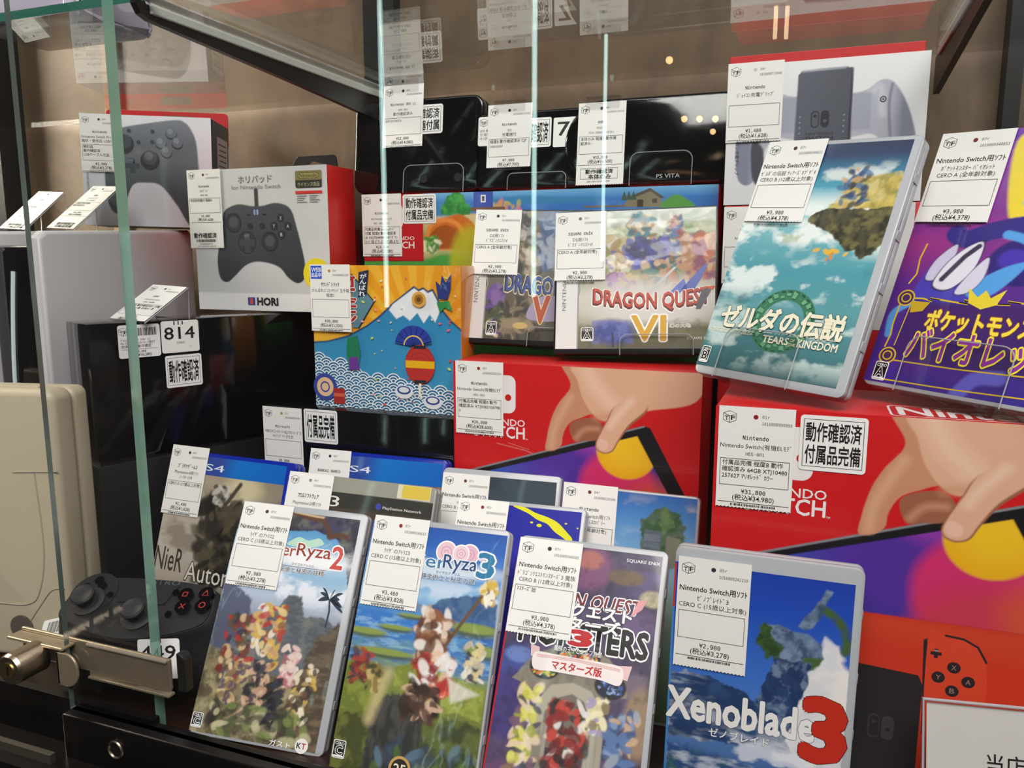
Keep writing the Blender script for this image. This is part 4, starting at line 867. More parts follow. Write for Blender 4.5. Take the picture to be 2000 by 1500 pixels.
def art_dusk(a):                       # darker print with a blue to brown title
    P = Paint(a.w, a.h, (0.11, 0.012, 0.985, 0.965))
    P.vg([(0, '#2c4a7c'), (0.15, '#3a5a80'), (0.35, '#5a6a6a'), (0.55, '#6a6250'), (0.75, '#55503f'), (1, '#4a4a3a')])
    P.daubs(90, 0.30, 0.02, 0.46, 0.55, ['#3a352c', '#6a5a44', '#8a7a5a', '#242220', '#a89a7a'], 0.05, 131, 0.8)
    P.daubs(60, 0.46, 0.03, 0.60, 0.40, ['#24406a', '#33588a', '#4a6a8a'], 0.05, 132, 0.7)
    P.daubs(60, 0.14, 0.60, 0.26, 0.74, ['#4a2f74', '#6a4a98', '#38265a', '#80609c'], 0.04, 133, 0.95); P.daubs(40, 0.14, 0.72, 0.26, 0.94, ['#5a3a80', '#2a2630', '#e0c8a8', '#8a8a5a', '#3f4a2c'], 0.035, 134, 0.85)
    P.daubs(80, 0.26, 0.66, 0.48, 0.95, ['#5a4f40', '#7a6e58', '#3a342c', '#94866a'], 0.045, 135, 0.9); P.ell(0.36, 0.86, 0.05, 0.022, '#c9b06a', 0.2)
    a.raster(P)
    ds_strip(a, 0.105, True)
    a.text('NINTENDO DS', (0.028, 0.700), (0.056, 0.380), '#3c3c3a', 0.0, rot=90)
    a.text('DRAGON QUEST', (0.235, 0.662), (0.95, 0.505), '#2c2a40', 0.04, out=('#d9cdb4', 0.11), arc=-0.03); a.text('DRAGON QUEST', (0.245, 0.655), (0.945, 0.50), '#34529a', 0.02, arc=-0.03)
    a.blob([(0.40, 0.80), (0.46, 0.66), (0.60, 0.64), (0.66, 0.74), (0.58, 0.82)], '#a596b4'); a.text('V', (0.440, 0.83), (0.545, 0.645), '#b8502c', 0.06, out=('#e6d6b0', 0.10))
    cero(a, 0.128, 0.836, 0.202, 0.940, 'A')

def top_band(a):
    P = Paint(a.w, a.h, (0.0, 0.020, 0.925, 0.118), 0.0012); P.fill('#1766c4')
    for i in range(3): P.img[..., i] = np.interp(P.X + 0.25 * P.Y, [0, 0.42, 0.55, 1], [lin(c)[i] for c in ('#2a3f8e', '#2b49a0', '#0f74cc', '#0a62c0')])
    a.raster(P)
    a.text('PS4', (0.19, 0.094), (0.437, 0.058), '#e9eef6', 0.0)

def art_haze(a):                       # tan haze with a dark drift of smoke
    P = Paint(a.w, a.h, (0.0, 0.112, 0.925, 0.985), 0.0008)
    P.vg([(0.1, '#a89a84'), (0.3, '#b3a896'), (0.5, '#b8b0a4'), (0.7, '#a3998a'), (1, '#6a5c4c')])
    for i in range(3): P.img[..., i] *= np.interp(P.X, [0, 0.4, 0.9], [1.1, 1.0, 0.72])
    P.ell(0.62, 0.17, 0.14, 0.09, '#e4d9b0', 0.8, 0.7)
    P.clouds('#6a5f50', 4, 0.52, 141, 0.16, 0.8, 0.6)
    P.daubs(160, 0.32, 0.26, 0.64, 0.66, ['#1d1c1a', '#2b2925', '#3a352e', '#57503f', '#141413'], 0.06, 142, 0.75); P.daubs(40, 0.40, 0.17, 0.52, 0.26, ['#cfcac0', '#a39c90', '#3a3834'], 0.03, 143, 0.8)
    P.stroke([(0.48, 0.28), (0.59, 0.145)], 0.03, '#4a443c', 0.012)
    P.clouds('#2b2723', 5, 0.55, 144, 0.66, 1.0, 0.7)
    a.raster(P); top_band(a)
    a.text('NieR', (0.005, 0.640), (0.235, 0.520), '#3c3630', 0.012, out=('#c9c0b2', 0.03)); a.text('Automata', (0.27, 0.672), (0.84, 0.575), '#d8d2c6', 0.0, out=('#26231f', 0.05))

def art_festival(a):
    P = Paint(a.w, a.h, (0.0, 0.13, 0.965, 0.985), 0.0012); P.vg([(0, '#6a4a44'), (0.2, '#8a6052'), (0.5, '#5a4a58'), (1, '#3a3444')])
    P.daubs(140, 0.0, 0.13, 0.96, 0.6, ['#c9924a', '#8a3a34', '#d9b890', '#4a3a5a', '#e0c8a8', '#6a2a30'], 0.04, 151, 0.8)
    a.raster(P)
    Q = Paint(a.w, a.h, (0.0, 0.02, 0.965, 0.142), 0.0012); Q.fill('#1766c4')
    for i in range(3): Q.img[..., i] = np.interp(Q.X + 0.25 * Q.Y, [0, 0.42, 0.55, 1], [lin(c)[i] for c in ('#2a3f8e', '#2b49a0', '#0f74cc', '#0a62c0')])
    a.raster(Q); a.text('PS4', (0.21, 0.104), (0.452, 0.070), '#e9eef6', 0.0)

def art_network(a):
    P = Paint(a.w, a.h, (0.0, 0.075, 0.985, 0.985), 0.0012); P.vg([(0, '#35342f'), (0.145, '#35342f'), (0.15, '#4a4038'), (0.5, '#3a3230'), (1, '#201c1c')]); P.clouds('#6a5644', 5, 0.5, 161, 0.18, 0.9, 0.7)
    a.raster(P); a.rect(0.0, 0.005, 0.985, 0.074, '#9a9a8e')
    a.text('PS3', (0.10, 0.146), (0.368, 0.094), '#e6e6e2', 0.0)
    a.ell(0.635, 0.121, 0.020, '#3f4aa0'); a.text('PlayStation Network', (0.664, 0.134), (0.918, 0.117), '#e4e4e0', 0.01)
    a.rect(0.745, 0.004, 0.962, 0.070, '#dcd8bc'); a.rrect(0.775, 0.006, 0.958, 0.066, 0.01, '#dcc24c')

def art_slate(a):
    P = Paint(a.w, a.h, (0.0, 0.03, 0.96, 0.985), 0.0012); P.vg([(0, '#2a3444'), (0.12, '#33414e'), (0.4, '#3a4a54'), (1, '#1d2630')]); P.tex(np.ones_like(P.X), '#45545e', 4, 171, 0.4, 0.52); a.raster(P)

def art_splash(a):
    P = Paint(a.w, a.h, (0.0, 0.018, 0.97, 0.985), 0.001); P.vg([(0, '#1b1f9c'), (0.5, '#2a2aa8'), (1, '#5a2a9c')]); a.raster(P)
    a.blob([(0.44, 0.019), (0.53, 0.019), (0.62, 0.040), (0.72, 0.055), (0.80, 0.075), (0.87, 0.110), (0.92, 0.140), (0.90, 0.155), (0.84, 0.135), (0.78, 0.115), (0.72, 0.085), (0.64, 0.070), (0.56, 0.045)], '#e6e41e')
    for x, y, r in ((0.66, 0.095, 0.02), (0.72, 0.062, 0.012), (0.86, 0.075, 0.010), (0.95, 0.09, 0.008), (0.60, 0.085, 0.012)): a.ell(x, y, r, '#e6e41e', r * 0.6)

def art_overgrown(a):
    P = Paint(a.w, a.h, (0.0, 0.008, 0.98, 0.985), 0.0009); P.vg([(0, '#2f62b0'), (0.1, '#4a86c8'), (0.25, '#7aaedc'), (0.5, '#8fb0a0'), (1, '#5a7a4a')]); P.clouds('#cfc4ae', 3, 0.5, 181, 0.0, 0.14, 0.6); P.clouds('#b8c8d8', 5, 0.5, 182, 0.15, 0.3, 0.6)
    m = P.poly([(0.60, 0.125), (0.66, 0.085), (0.76, 0.06), (0.86, 0.085), (0.90, 0.14), (0.90, 0.32), (0.60, 0.32)], '#566a58', 0.01, rag=0.05); P.tex(m, '#2f5a34', 12, 183, 0.8, 0.48); P.tex(m, '#7a9a5a', 18, 184, 0.5, 0.6)
    m = P.poly([(0.62, 0.16), (0.74, 0.17), (0.74, 0.32), (0.62, 0.32)], '#5a6478', 0.008, 0.8); P.tex(m, '#8a94a4', 30, 185, 0.6, 0.55, 0.1, 1.5)
    m = P.poly([(0.78, 0.18), (0.88, 0.19), (0.88, 0.32), (0.78, 0.32)], '#8a8a7a', 0.008, 0.8)
    a.raster(P)

# ---------------------------------------------------------------- printed cartons
SKIN = ('#e2b092', '#cb9070', '#9c6248', '#f6d6bc')
def hand_print(P, ox, oy, sx, sy, flip=1):
    """a bare hand reaching down from the top edge, thumb in front, holding a slab by its rim"""
    T = lambda pts: [(ox + x * sx, oy + y * sy) for x, y in pts]
    m = P.poly(T([(0.46, -0.02), (0.50, 0.06), (0.455, 0.12), (0.43, 0.16), (0.415, 0.20), (0.405, 0.24), (0.40, 0.285), (0.44, 0.282), (0.465, 0.262), (0.472, 0.225), (0.50, 0.185), (0.56, 0.16), (0.64, 0.12), (0.60, -0.02)]), SKIN[1], 0.004, smooth=True)   # index finger and back of hand
    P.stroke(T([(0.425, 0.27), (0.435, 0.21), (0.465, 0.155), (0.50, 0.10)]), 0.020, SKIN[0], 0.03, 0.8, True)
    P.poly(T([(0.50, 0.19), (0.515, 0.245), (0.56, 0.243), (0.61, 0.235), (0.63, 0.19), (0.58, 0.165)]), SKIN[2], 0.004, smooth=True)                                     # curled fingers below
    P.stroke(T([(0.525, 0.235), (0.56, 0.205), (0.61, 0.20)]), 0.018, SKIN[1], 0.02, 0.9, True)
    P.poly(T([(0.53, -0.02), (0.53, 0.05), (0.56, 0.12), (0.62, 0.17), (0.70, 0.16), (0.80, 0.13), (0.98, 0.09), (0.98, -0.02)]), SKIN[0], 0.006, smooth=True)           # palm and wrist
    P.stroke(T([(0.56, 0.0), (0.60, 0.06), (0.66, 0.11)]), 0.05, SKIN[3], 0.06, 0.6, True); P.stroke(T([(0.60, 0.165), (0.68, 0.15), (0.78, 0.12)]), 0.02, SKIN[1], 0.03, 0.7, True)
    P.poly(T([(0.68, 0.12), (0.645, 0.17), (0.618, 0.215), (0.602, 0.25), (0.610, 0.272), (0.640, 0.281), (0.672, 0.270), (0.695, 0.235), (0.735, 0.185), (0.80, 0.13), (0.78, 0.09)]), SKIN[2], 0.004, smooth=True)
    P.poly(T([(0.685, 0.115), (0.650, 0.17), (0.622, 0.215), (0.606, 0.25), (0.613, 0.269), (0.640, 0.277), (0.668, 0.267), (0.690, 0.233), (0.73, 0.180), (0.80, 0.12), (0.79, 0.07)]), SKIN[0], 0.005, smooth=True)       # thumb
    P.stroke(T([(0.66, 0.19), (0.69, 0.15), (0.74, 0.10)]), 0.022, SKIN[3], 0.03, 0.7, True)
    P.poly(T([(0.610, 0.250), (0.620, 0.232), (0.645, 0.238), (0.655, 0.252), (0.645, 0.268), (0.622, 0.266)]), '#eebfaa', 0.004, smooth=True)                                # nail

def red_switch_box(a, full):
    P = Paint(a.w, a.h, (0, 0, 1, 1), 0.0006); P.vg([(0, '#d21c20'), (0.4, '#cc1a1e'), (0.48, '#c81c20'), (1, '#c93020')])
    if full: P.mix(np.clip((P.Y - 0.478) / 0.004, 0, 1), '#cf3a24')
    scr = [(0.10, 0.392), (0.765, 0.214), (0.93, 0.46), (0.90, 0.478), (0.12, 0.478)]
    P.poly([(0.048, 0.392), (0.055, 0.384), (0.79, 0.178), (0.815, 0.186), (1.0, 0.47), (1.0, 0.478), (0.055, 0.478)], '#17181b', 0.004)
    P.stroke([(0.055, 0.386), (0.79, 0.181)], 0.006, '#8a8c92', 0.004)
    Q = Paint(a.w, a.h, (0, 0, 1, 1), 0.0006)
    Q.fill('#2a2f86'); Q.ell(0.16, 0.44, 0.20, 0.12, '#5aa8ec', 0.9); Q.ell(0.30, 0.40, 0.22, 0.2, '#2f3fb0', 0.9, 0.8); Q.ell(0.50, 0.36, 0.22, 0.16, '#5a2f9c', 0.9, 0.8); Q.ell(0.60, 0.24, 0.10, 0.06, '#9a3ab0', 0.8, 0.8)
    Q.ell(0.69, 0.40, 0.15, 0.16, '#d8306a', 0.25, 0.95); Q.ell(0.72, 0.50, 0.17, 0.14, '#c83a4a', 0.5, 0.8); Q.ell(0.725, 0.265, 0.118, 0.112, '#f0b41c', 0.08); Q.ell(0.73, 0.25, 0.09, 0.08, '#f6cc2a', 0.9, 0.6); Q.ell(0.86, 0.44, 0.10, 0.10, '#d8582c', 0.9, 0.8)
    m = P.poly(scr, '#000000', 0.004, 0.0)
    ins = Paint.poly(P, scr, '#101010', 0.004, 1.0)
    P.img = P.img * (1 - ins[..., None]) + Q.img * ins[..., None]
    if full:
        P.mix(np.clip((P.Y - 0.476) / 0.004, 0, 1), '#cf3a24'); P.mix(np.clip((P.Y - 0.476) / 0.02, 0, 1) * np.clip((0.56 - P.Y) / 0.06, 0, 1), '#d0452a')
    hand_print(P, 0, 0, 1, 1)
    a.raster(P)
    # logo: two halves of a pad, name in two lines
    W = '#f2ecec'
    a.rrect(0.185, 0.040, 0.272, 0.170, 0.030, W); a.rrect(0.118, 0.040, 0.178, 0.170, 0.030, W); a.rrect(0.124, 0.046, 0.172, 0.164, 0.024, '#c81c20'); a.ell(0.146, 0.078, 0.012, W); a.ell(0.240, 0.116, 0.0135, '#c81c20')
    a.text('NINTENDO', (0.09, 0.2130), (0.3115, 0.190), W, 0.012); a.text('SWITCH', (0.09, 0.2560), (0.3105, 0.2160), W, 0.022); a.text('TM', (0.314, 0.2575), (0.324, 0.2525), W, 0.0)
    if full:
        D = '#25262a'
        a.poly([(0.36, 0.606), (0.577, 0.616), (0.590, 0.640), (0.588, 0.95), (0.36, 0.93)], '#2a282a')
        a.rrect(0.459, 0.733, 0.490, 0.795, 0.014, '#3d3a3c'); a.rrect(0.463, 0.737, 0.488, 0.791, 0.011, '#2a282a'); a.rrect(0.495, 0.733, 0.527, 0.795, 0.014, '#413e40'); a.ell(0.474, 0.752, 0.006, '#3d3a3c'); a.ell(0.512, 0.768, 0.006, '#2a282a')
        a.poly([(0.583, 0.525), (0.592, 0.520), (0.604, 0.760), (0.596, 0.76)], D)
        a.blob([(0.594, 0.520), (0.634, 0.509), (0.67, 0.511), (0.705, 0.522), (0.730, 0.548), (0.741, 0.590), (0.745, 0.690), (0.735, 0.770), (0.70, 0.815), (0.65, 0.825), (0.606, 0.81)], '#d8472c')
        a.line([(0.634, 0.507), (0.68, 0.510), (0.715, 0.525), (0.738, 0.560)], 0.006, D)
        for x, y, t in ((0.662, 0.583, 'X'), (0.626, 0.612, 'Y'), (0.699, 0.613, 'A'), (0.662, 0.641, 'B')):
            a.ell(x, y, 0.0165, D); a.text(t, (x - .006, y + .006), (x + .006, y - .006), '#9a7a72', 0.01)
        a.plus(0.616, 0.554, 0.0135, 0.0045, D)
        a.ell(0.658, 0.705, 0.026, D); a.ell(0.658, 0.705, 0.019, '#34353a')
    else:
        a.line([(0.19, 0.277), (0.25, 0.285), (0.31, 0.293), (0.345, 0.302)], 0.006, '#d8605c'); a.line([(0.24, 0.272), (0.33, 0.290)], 0.003, '#d8706a', True)

def art_red_pad(a): red_switch_box(a, True)
def art_red_plain(a): red_switch_box(a, False)

def art_village(a):                    # seaside: tree, tent, cabin, hill, red logo block
    P = Paint(a.w, a.h, (0, 0, 1, 1), 0.0011)
    P.vg([(0, '#7ab4e0'), (0.035, '#5a9ad4'), (0.06, '#3f7ac4'), (0.12, '#3a72be'), (0.135, '#d8c494'), (0.20, '#cdb884'), (0.26, '#5fae4a'), (0.5, '#3f9440'), (1, '#3a8a3c')])
    P.clouds('#9cc6ea', 8, 0.5, 191, 0.04, 0.13, 0.5); P.poly([(0.36, 0.06), (0.44, 0.035), (0.52, 0.03), (0.60, 0.045), (0.70, 0.05), (0.70, 0.075), (0.36, 0.075)], '#3f86b4', 0.006)
    P.poly([(0.855, 0.115), (0.89, 0.05), (0.915, 0.06), (0.945, 0.12)], '#5fa04e', 0.004, smooth=True); P.poly([(0.02, 0.09), (0.20, 0.06), (0.36, 0.09), (0.3, 0.14), (0.1, 0.14)], '#4a88c0', 0.01)
    P.stroke([(0.20, 0.33), (0.26, 0.30), (0.33, 0.335), (0.36, 0.42)], 0.05, '#d9c08a', 0.02, 1, True)
    m = P.poly([(0.295, -0.01), (0.27, 0.02), (0.262, 0.06), (0.245, 0.10), (0.25, 0.13), (0.29, 0.135), (0.335, 0.13), (0.338, 0.10), (0.325, 0.06), (0.318, 0.02)], '#3f9a48', 0.004, rag=0.012, sc=60); P.tex(m, '#2c7436', 55, 192, 0.8, 0.5); P.tex(m, '#62b85c', 60, 193, 0.5, 0.6)
    m = P.poly([(0.198, 0.33), (0.20, 0.24), (0.222, 0.175), (0.255, 0.15), (0.30, 0.13), (0.335, 0.16), (0.358, 0.23), (0.356, 0.33)], '#d8762c', 0.004, smooth=True); P.tex(m, '#c0601c', 20, 194, 0.6, 0.5, 3, 0.3)
    P.poly([(0.205, 0.32), (0.222, 0.23), (0.26, 0.19), (0.30, 0.23), (0.315, 0.32)], '#a8541c', 0.004, smooth=True); P.stroke([(0.20, 0.30), (0.215, 0.20), (0.26, 0.160), (0.305, 0.20), (0.325, 0.31)], 0.012, '#e89040', 0.004, 1, True)
    P.ell(0.335, 0.42, 0.06, 0.10, '#b8b428', 0.3, 0.9); P.daubs(50, 0.19, 0.27, 0.24, 0.34, ['#7ab44a', '#e8e8c0', '#4a8a3c'], 0.012, 195)
    P.daubs(20, 0.36, 0.06, 0.48, 0.12, ['#d8a43a', '#d87aa0', '#c8b45a'], 0.010, 196, 0.8)
    a.raster(P)
    a.rect(0.348, 0.0, 0.405, 0.090, '#3f56b0'); a.rect(0.369, 0.018, 0.384, 0.062, '#e8e8e4'); a.rect(0.373, 0.026, 0.380, 0.054, '#4a4a62'); a.rect(0.340, 0.090, 0.44, 0.112, '#7a5a44')
    a.poly([(0.765, 0.108), (0.775, 0.055), (0.83, 0.012), (0.862, 0.055), (0.86, 0.112)], '#8a7f68'); a.poly([(0.768, 0.062), (0.832, 0.008), (0.868, 0.060), (0.86, 0.068), (0.832, 0.026), (0.775, 0.072)], '#5f584c'); a.rect(0.80, 0.070, 0.815, 0.110, '#4a4238'); a.rect(0.838, 0.066, 0.850, 0.090, '#4a4238', True)
    for x in (0.766, 0.778, 0.79): a.poly([(x - .008, 0.07), (x, 0.02), (x + .008, 0.07)], '#4a5f52')
    a.rect(0.66, 0.098, 0.77, 0.106, '#8a6a44')
    a.rect(0.0, 0.0, 0.193, 0.41, '#c41a22'); a.rect(0.0, 0.40, 0.193, 0.41, '#a8161c')
    a.rrect(0.06, 0.05, 0.13, 0.215, 0.022, '#efe6e4'); a.text('NINTENDO', (0.055, 0.279), (0.165, 0.257), '#efe6e4', 0.012); a.text('SWITCH', (0.055, 0.330), (0.164, 0.289), '#efe6e4', 0.022)

def pad_print(a, out, body, dark, hi):
    P = Paint(a.w, a.h, (0, 0, 1, 1), 0.0009); return P

def art_wired_pad(a):                  # light grey carton with a dark wired pad
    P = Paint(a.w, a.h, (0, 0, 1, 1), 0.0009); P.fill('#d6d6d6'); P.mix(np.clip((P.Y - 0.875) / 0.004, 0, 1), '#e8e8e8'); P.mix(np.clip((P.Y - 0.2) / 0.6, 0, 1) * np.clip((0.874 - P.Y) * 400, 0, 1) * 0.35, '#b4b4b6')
    P.stroke([(0.487, 0.155), (0.487, 0.27)], 0.030, '#3a3c40', 0.006)
    out = [(0.235, 0.30), (0.29, 0.262), (0.36, 0.247), (0.45, 0.262), (0.53, 0.262), (0.62, 0.245), (0.70, 0.262), (0.745, 0.31), (0.775, 0.42), (0.80, 0.53), (0.822, 0.66), (0.815, 0.765), (0.765, 0.800), (0.70, 0.765), (0.64, 0.695), (0.56, 0.662), (0.46, 0.652), (0.38, 0.680), (0.30, 0.750), (0.235, 0.798), (0.182, 0.770), (0.165, 0.66), (0.185, 0.52), (0.21, 0.40)]
    m = P.poly(out, '#3a3d44', 0.006, smooth=True); P.mix(m * np.clip((0.5 - P.Y) / 0.3, 0, 1) * 0.6, '#565a64'); P.mix(m * np.clip((P.Y - 0.55) / 0.25, 0, 1) * 0.6, '#25272c')
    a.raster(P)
    D, E_ = '#24262b', '#4c5059'
    for x, y in ((0.307, 0.377), (0.574, 0.512)): a.ell(x, y, 0.062, D); a.ell(x, y, 0.048, '#33363d'); a.ell(x, y - 0.006, 0.034, E_)
    a.ell(0.402, 0.517, 0.082, '#2b2d33'); a.ring(0.402, 0.517, 0.074, 0.080, '#464a52'); a.plus(0.402, 0.517, 0.058, 0.020, '#3d4048')
    for x, y, t in ((0.660, 0.349, 'X'), (0.609, 0.403, 'Y'), (0.711, 0.405, 'A'), (0.661, 0.463, 'B')): a.ell(x, y, 0.026, '#2c2e34'); a.text(t, (x - .008, y + .012), (x + .008, y - .012), '#c9ccd2', 0.01)
    a.rrect(0.462, 0.285, 0.478, 0.325, 0.008, '#8fa0c8'); a.rrect(0.484, 0.285, 0.500, 0.325, 0.008, '#8fa0c8'); a.ell(0.43, 0.40, 0.018, D); a.ell(0.52, 0.40, 0.018, D); a.rect(0.41, 0.318, 0.435, 0.326, D); a.rect(0.53, 0.318, 0.555, 0.326, D)
    a.text('ホリパッド', (0.358, 0.105), (0.607, 0.052), '#55585e', 0.006); a.text('for Nintendo Switch', (0.305, 0.145), (0.669, 0.117), '#808288', 0.0)
    a.rrect(0.778, 0.035, 0.964, 0.150, 0.012, '#3a382c'); a.rrect(0.778, 0.035, 0.964, 0.098, 0.010, '#8a8250'); a.ring(0.871, 0.066, 0.0, 0.001, '#8a8250'); a.rrect(0.795, 0.047, 0.947, 0.088, 0.026, '#4a462c'); a.rrect(0.799, 0.051, 0.943, 0.084, 0.022, '#a89e62'); a.text('Nintendo', (0.812, 0.079), (0.930, 0.056), '#4a462c', 0.02); a.text('ライセンス商品', (0.795, 0.140), (0.947, 0.112), '#d0caa8', 0.004)
    a.rect(0.776, 0.170, 0.964, 0.190, '#d8342c')
    for i in range(4):
        for j in range(2): a.rect(0.785 + .09 * j, 0.200 + .014 * i, 0.785 + .09 * j + (0.07 - .012 * ((i + j) % 3)), 0.206 + .014 * i, '#8a8a8a', i + j > 0)
    a.text('HORI', (0.460, 0.960), (0.614, 0.907), '#2a2a2c', 0.06)
    a.rect(0.388, 0.905, 0.442, 0.960, '#2c3f9c'); a.text('i', (0.408, 0.952), (0.424, 0.913), '#e04a3c', 0.05)
    a.ell(0.905, 0.735, 0.095, '#e8d41c'); a.text('連射', (0.872, 0.735), (0.952, 0.675), '#1c1c18', 0.03); a.text('連射搭載', (0.850, 0.79), (0.965, 0.757), '#1c1c18', 0.02)

def art_grey_pad(a):                   # white carton with a grey pad seen at an angle
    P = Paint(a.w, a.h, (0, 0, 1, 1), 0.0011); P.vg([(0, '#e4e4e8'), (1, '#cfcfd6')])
    out = [(0.22, 0.19), (0.30, 0.12), (0.50, 0.07), (0.73, 0.03), (0.80, 0.05), (0.845, 0.11), (0.885, 0.24), (0.90, 0.55), (0.91, 0.86), (0.88, 0.97), (0.81, 0.975), (0.72, 0.80), (0.60, 0.625), (0.48, 0.60), (0.38, 0.63), (0.31, 0.82), (0.25, 0.89), (0.19, 0.80), (0.17, 0.55), (0.19, 0.36)]
    m = P.poly(out, '#6a6f76', 0.008, smooth=True); P.mix(m * np.clip((P.Y - 0.4) / 0.3, 0, 1) * 0.9, '#41454b'); P.mix(m * np.clip((0.25 - P.Y) / 0.2, 0, 1) * 0.5, '#8a9098')
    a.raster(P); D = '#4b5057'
    for x, y in ((0.693, 0.143), (0.61, 0.234), (0.738, 0.229), (0.653, 0.313)): a.ell(x, y + .012, 0.045, '#3a3e44'); a.ell(x, y, 0.042, '#6e747c'); a.ell(x - .008, y - .012, 0.022, '#868c94')
    a.ell(0.523, 0.40, 0.075, '#363a40'); a.ell(0.523, 0.375, 0.055, D); a.ell(0.515, 0.36, 0.032, '#666c74')
    a.ell(0.33, 0.26, 0.075, '#363a40'); a.ell(0.33, 0.235, 0.055, D); a.plus(0.385, 0.452, 0.056, 0.020, D)
    for x, y in ((0.37, 0.14), (0.44, 0.24), (0.55, 0.14), (0.545, 0.235)): a.ell(x, y, 0.016, '#44484e')
    a.text('Nintendo Switch Proコントローラー', (0.03, 0.86), (0.055, 0.50), '#8a8a90', 0.0, rot=-90)

def art_grip(a):                       # white carton with a grey grip
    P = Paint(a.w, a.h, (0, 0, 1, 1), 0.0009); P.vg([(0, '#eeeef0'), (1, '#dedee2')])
    for s in (1, -1):
        X = lambda x: 0.505 + s * (x - 0.505)
        m = P.poly([(X(x), y) for x, y in ((0.60, 0.26), (0.66, 0.245), (0.715, 0.225), (0.77, 0.172), (0.82, 0.175), (0.865, 0.24), (0.905, 0.34), (0.935, 0.45), (0.955, 0.58), (0.94, 0.80), (0.89, 0.86), (0.84, 0.80), (0.80, 0.62), (0.745, 0.53), (0.60, 0.53))], '#b4b6c4', 0.006, smooth=True)
        P.mix(m * np.clip(((P.X - X(0.83)) * s) / 0.06, 0, 1), '#83869a'); P.stroke([(X(0.83), 0.20), (X(0.82), 0.34), (X(0.835), 0.55)], 0.014, '#70738a', 0.01, 0.8, True); P.stroke([(X(0.74), 0.24), (X(0.775), 0.22), (X(0.79), 0.40)], 0.03, '#d0d2dc', 0.03, 0.8, True)
        P.poly([(X(0.642), 0.25), (X(0.735), 0.25), (X(0.735), 0.50), (X(0.642), 0.50)], '#9c9fb0', 0.01, 0.7)
    P.poly([(0.14, 0.56), (0.20, 0.60), (0.205, 0.80), (0.175, 0.86), (0.145, 0.78)], '#4a4c56', 0.01, smooth=True)
    m = P.poly([(0.385, 0.070), (0.60, 0.062), (0.638, 0.075), (0.645, 0.60), (0.36, 0.60), (0.364, 0.10)], '#5c5f6c', 0.004); P.mix(m * np.clip((P.X - 0.36) / 0.28, 0, 1) * 0.5, '#444753'); P.stroke([(0.632, 0.08), (0.636, 0.58)], 0.010, '#33353e', 0.004)
    P.stroke([(0.385, 0.075), (0.60, 0.067)], 0.010, '#a8abb8', 0.006)
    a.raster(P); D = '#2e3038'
    a.rrect(0.440, 0.352, 0.482, 0.470, 0.020, D); a.rrect(0.446, 0.361, 0.477, 0.461, 0.015, '#565965'); a.rrect(0.490, 0.352, 0.532, 0.470, 0.020, D); a.ell(0.461, 0.388, 0.009, D); a.ell(0.511, 0.425, 0.009, '#565965')
    a.text('NINTENDO', (0.419, 0.520), (0.556, 0.502), D, 0.01); a.text('SWITCH', (0.419, 0.560), (0.556, 0.528), D, 0.02)
    for x in (0.385, 0.605):
        for i in range(4): a.ell(x, 0.39 + 0.038 * i, 0.005, '#8a8d98', same=i > 0)
    a.ring(0.79, 0.30, 0.010, 0.016, '#4c4f5c'); a.ell(0.79, 0.30, 0.005, '#4c4f5c')
    a.text('ジョイコン充電グリップ', (0.052, 0.78), (0.074, 0.46), '#3a3a3e', 0.0, rot=-90)

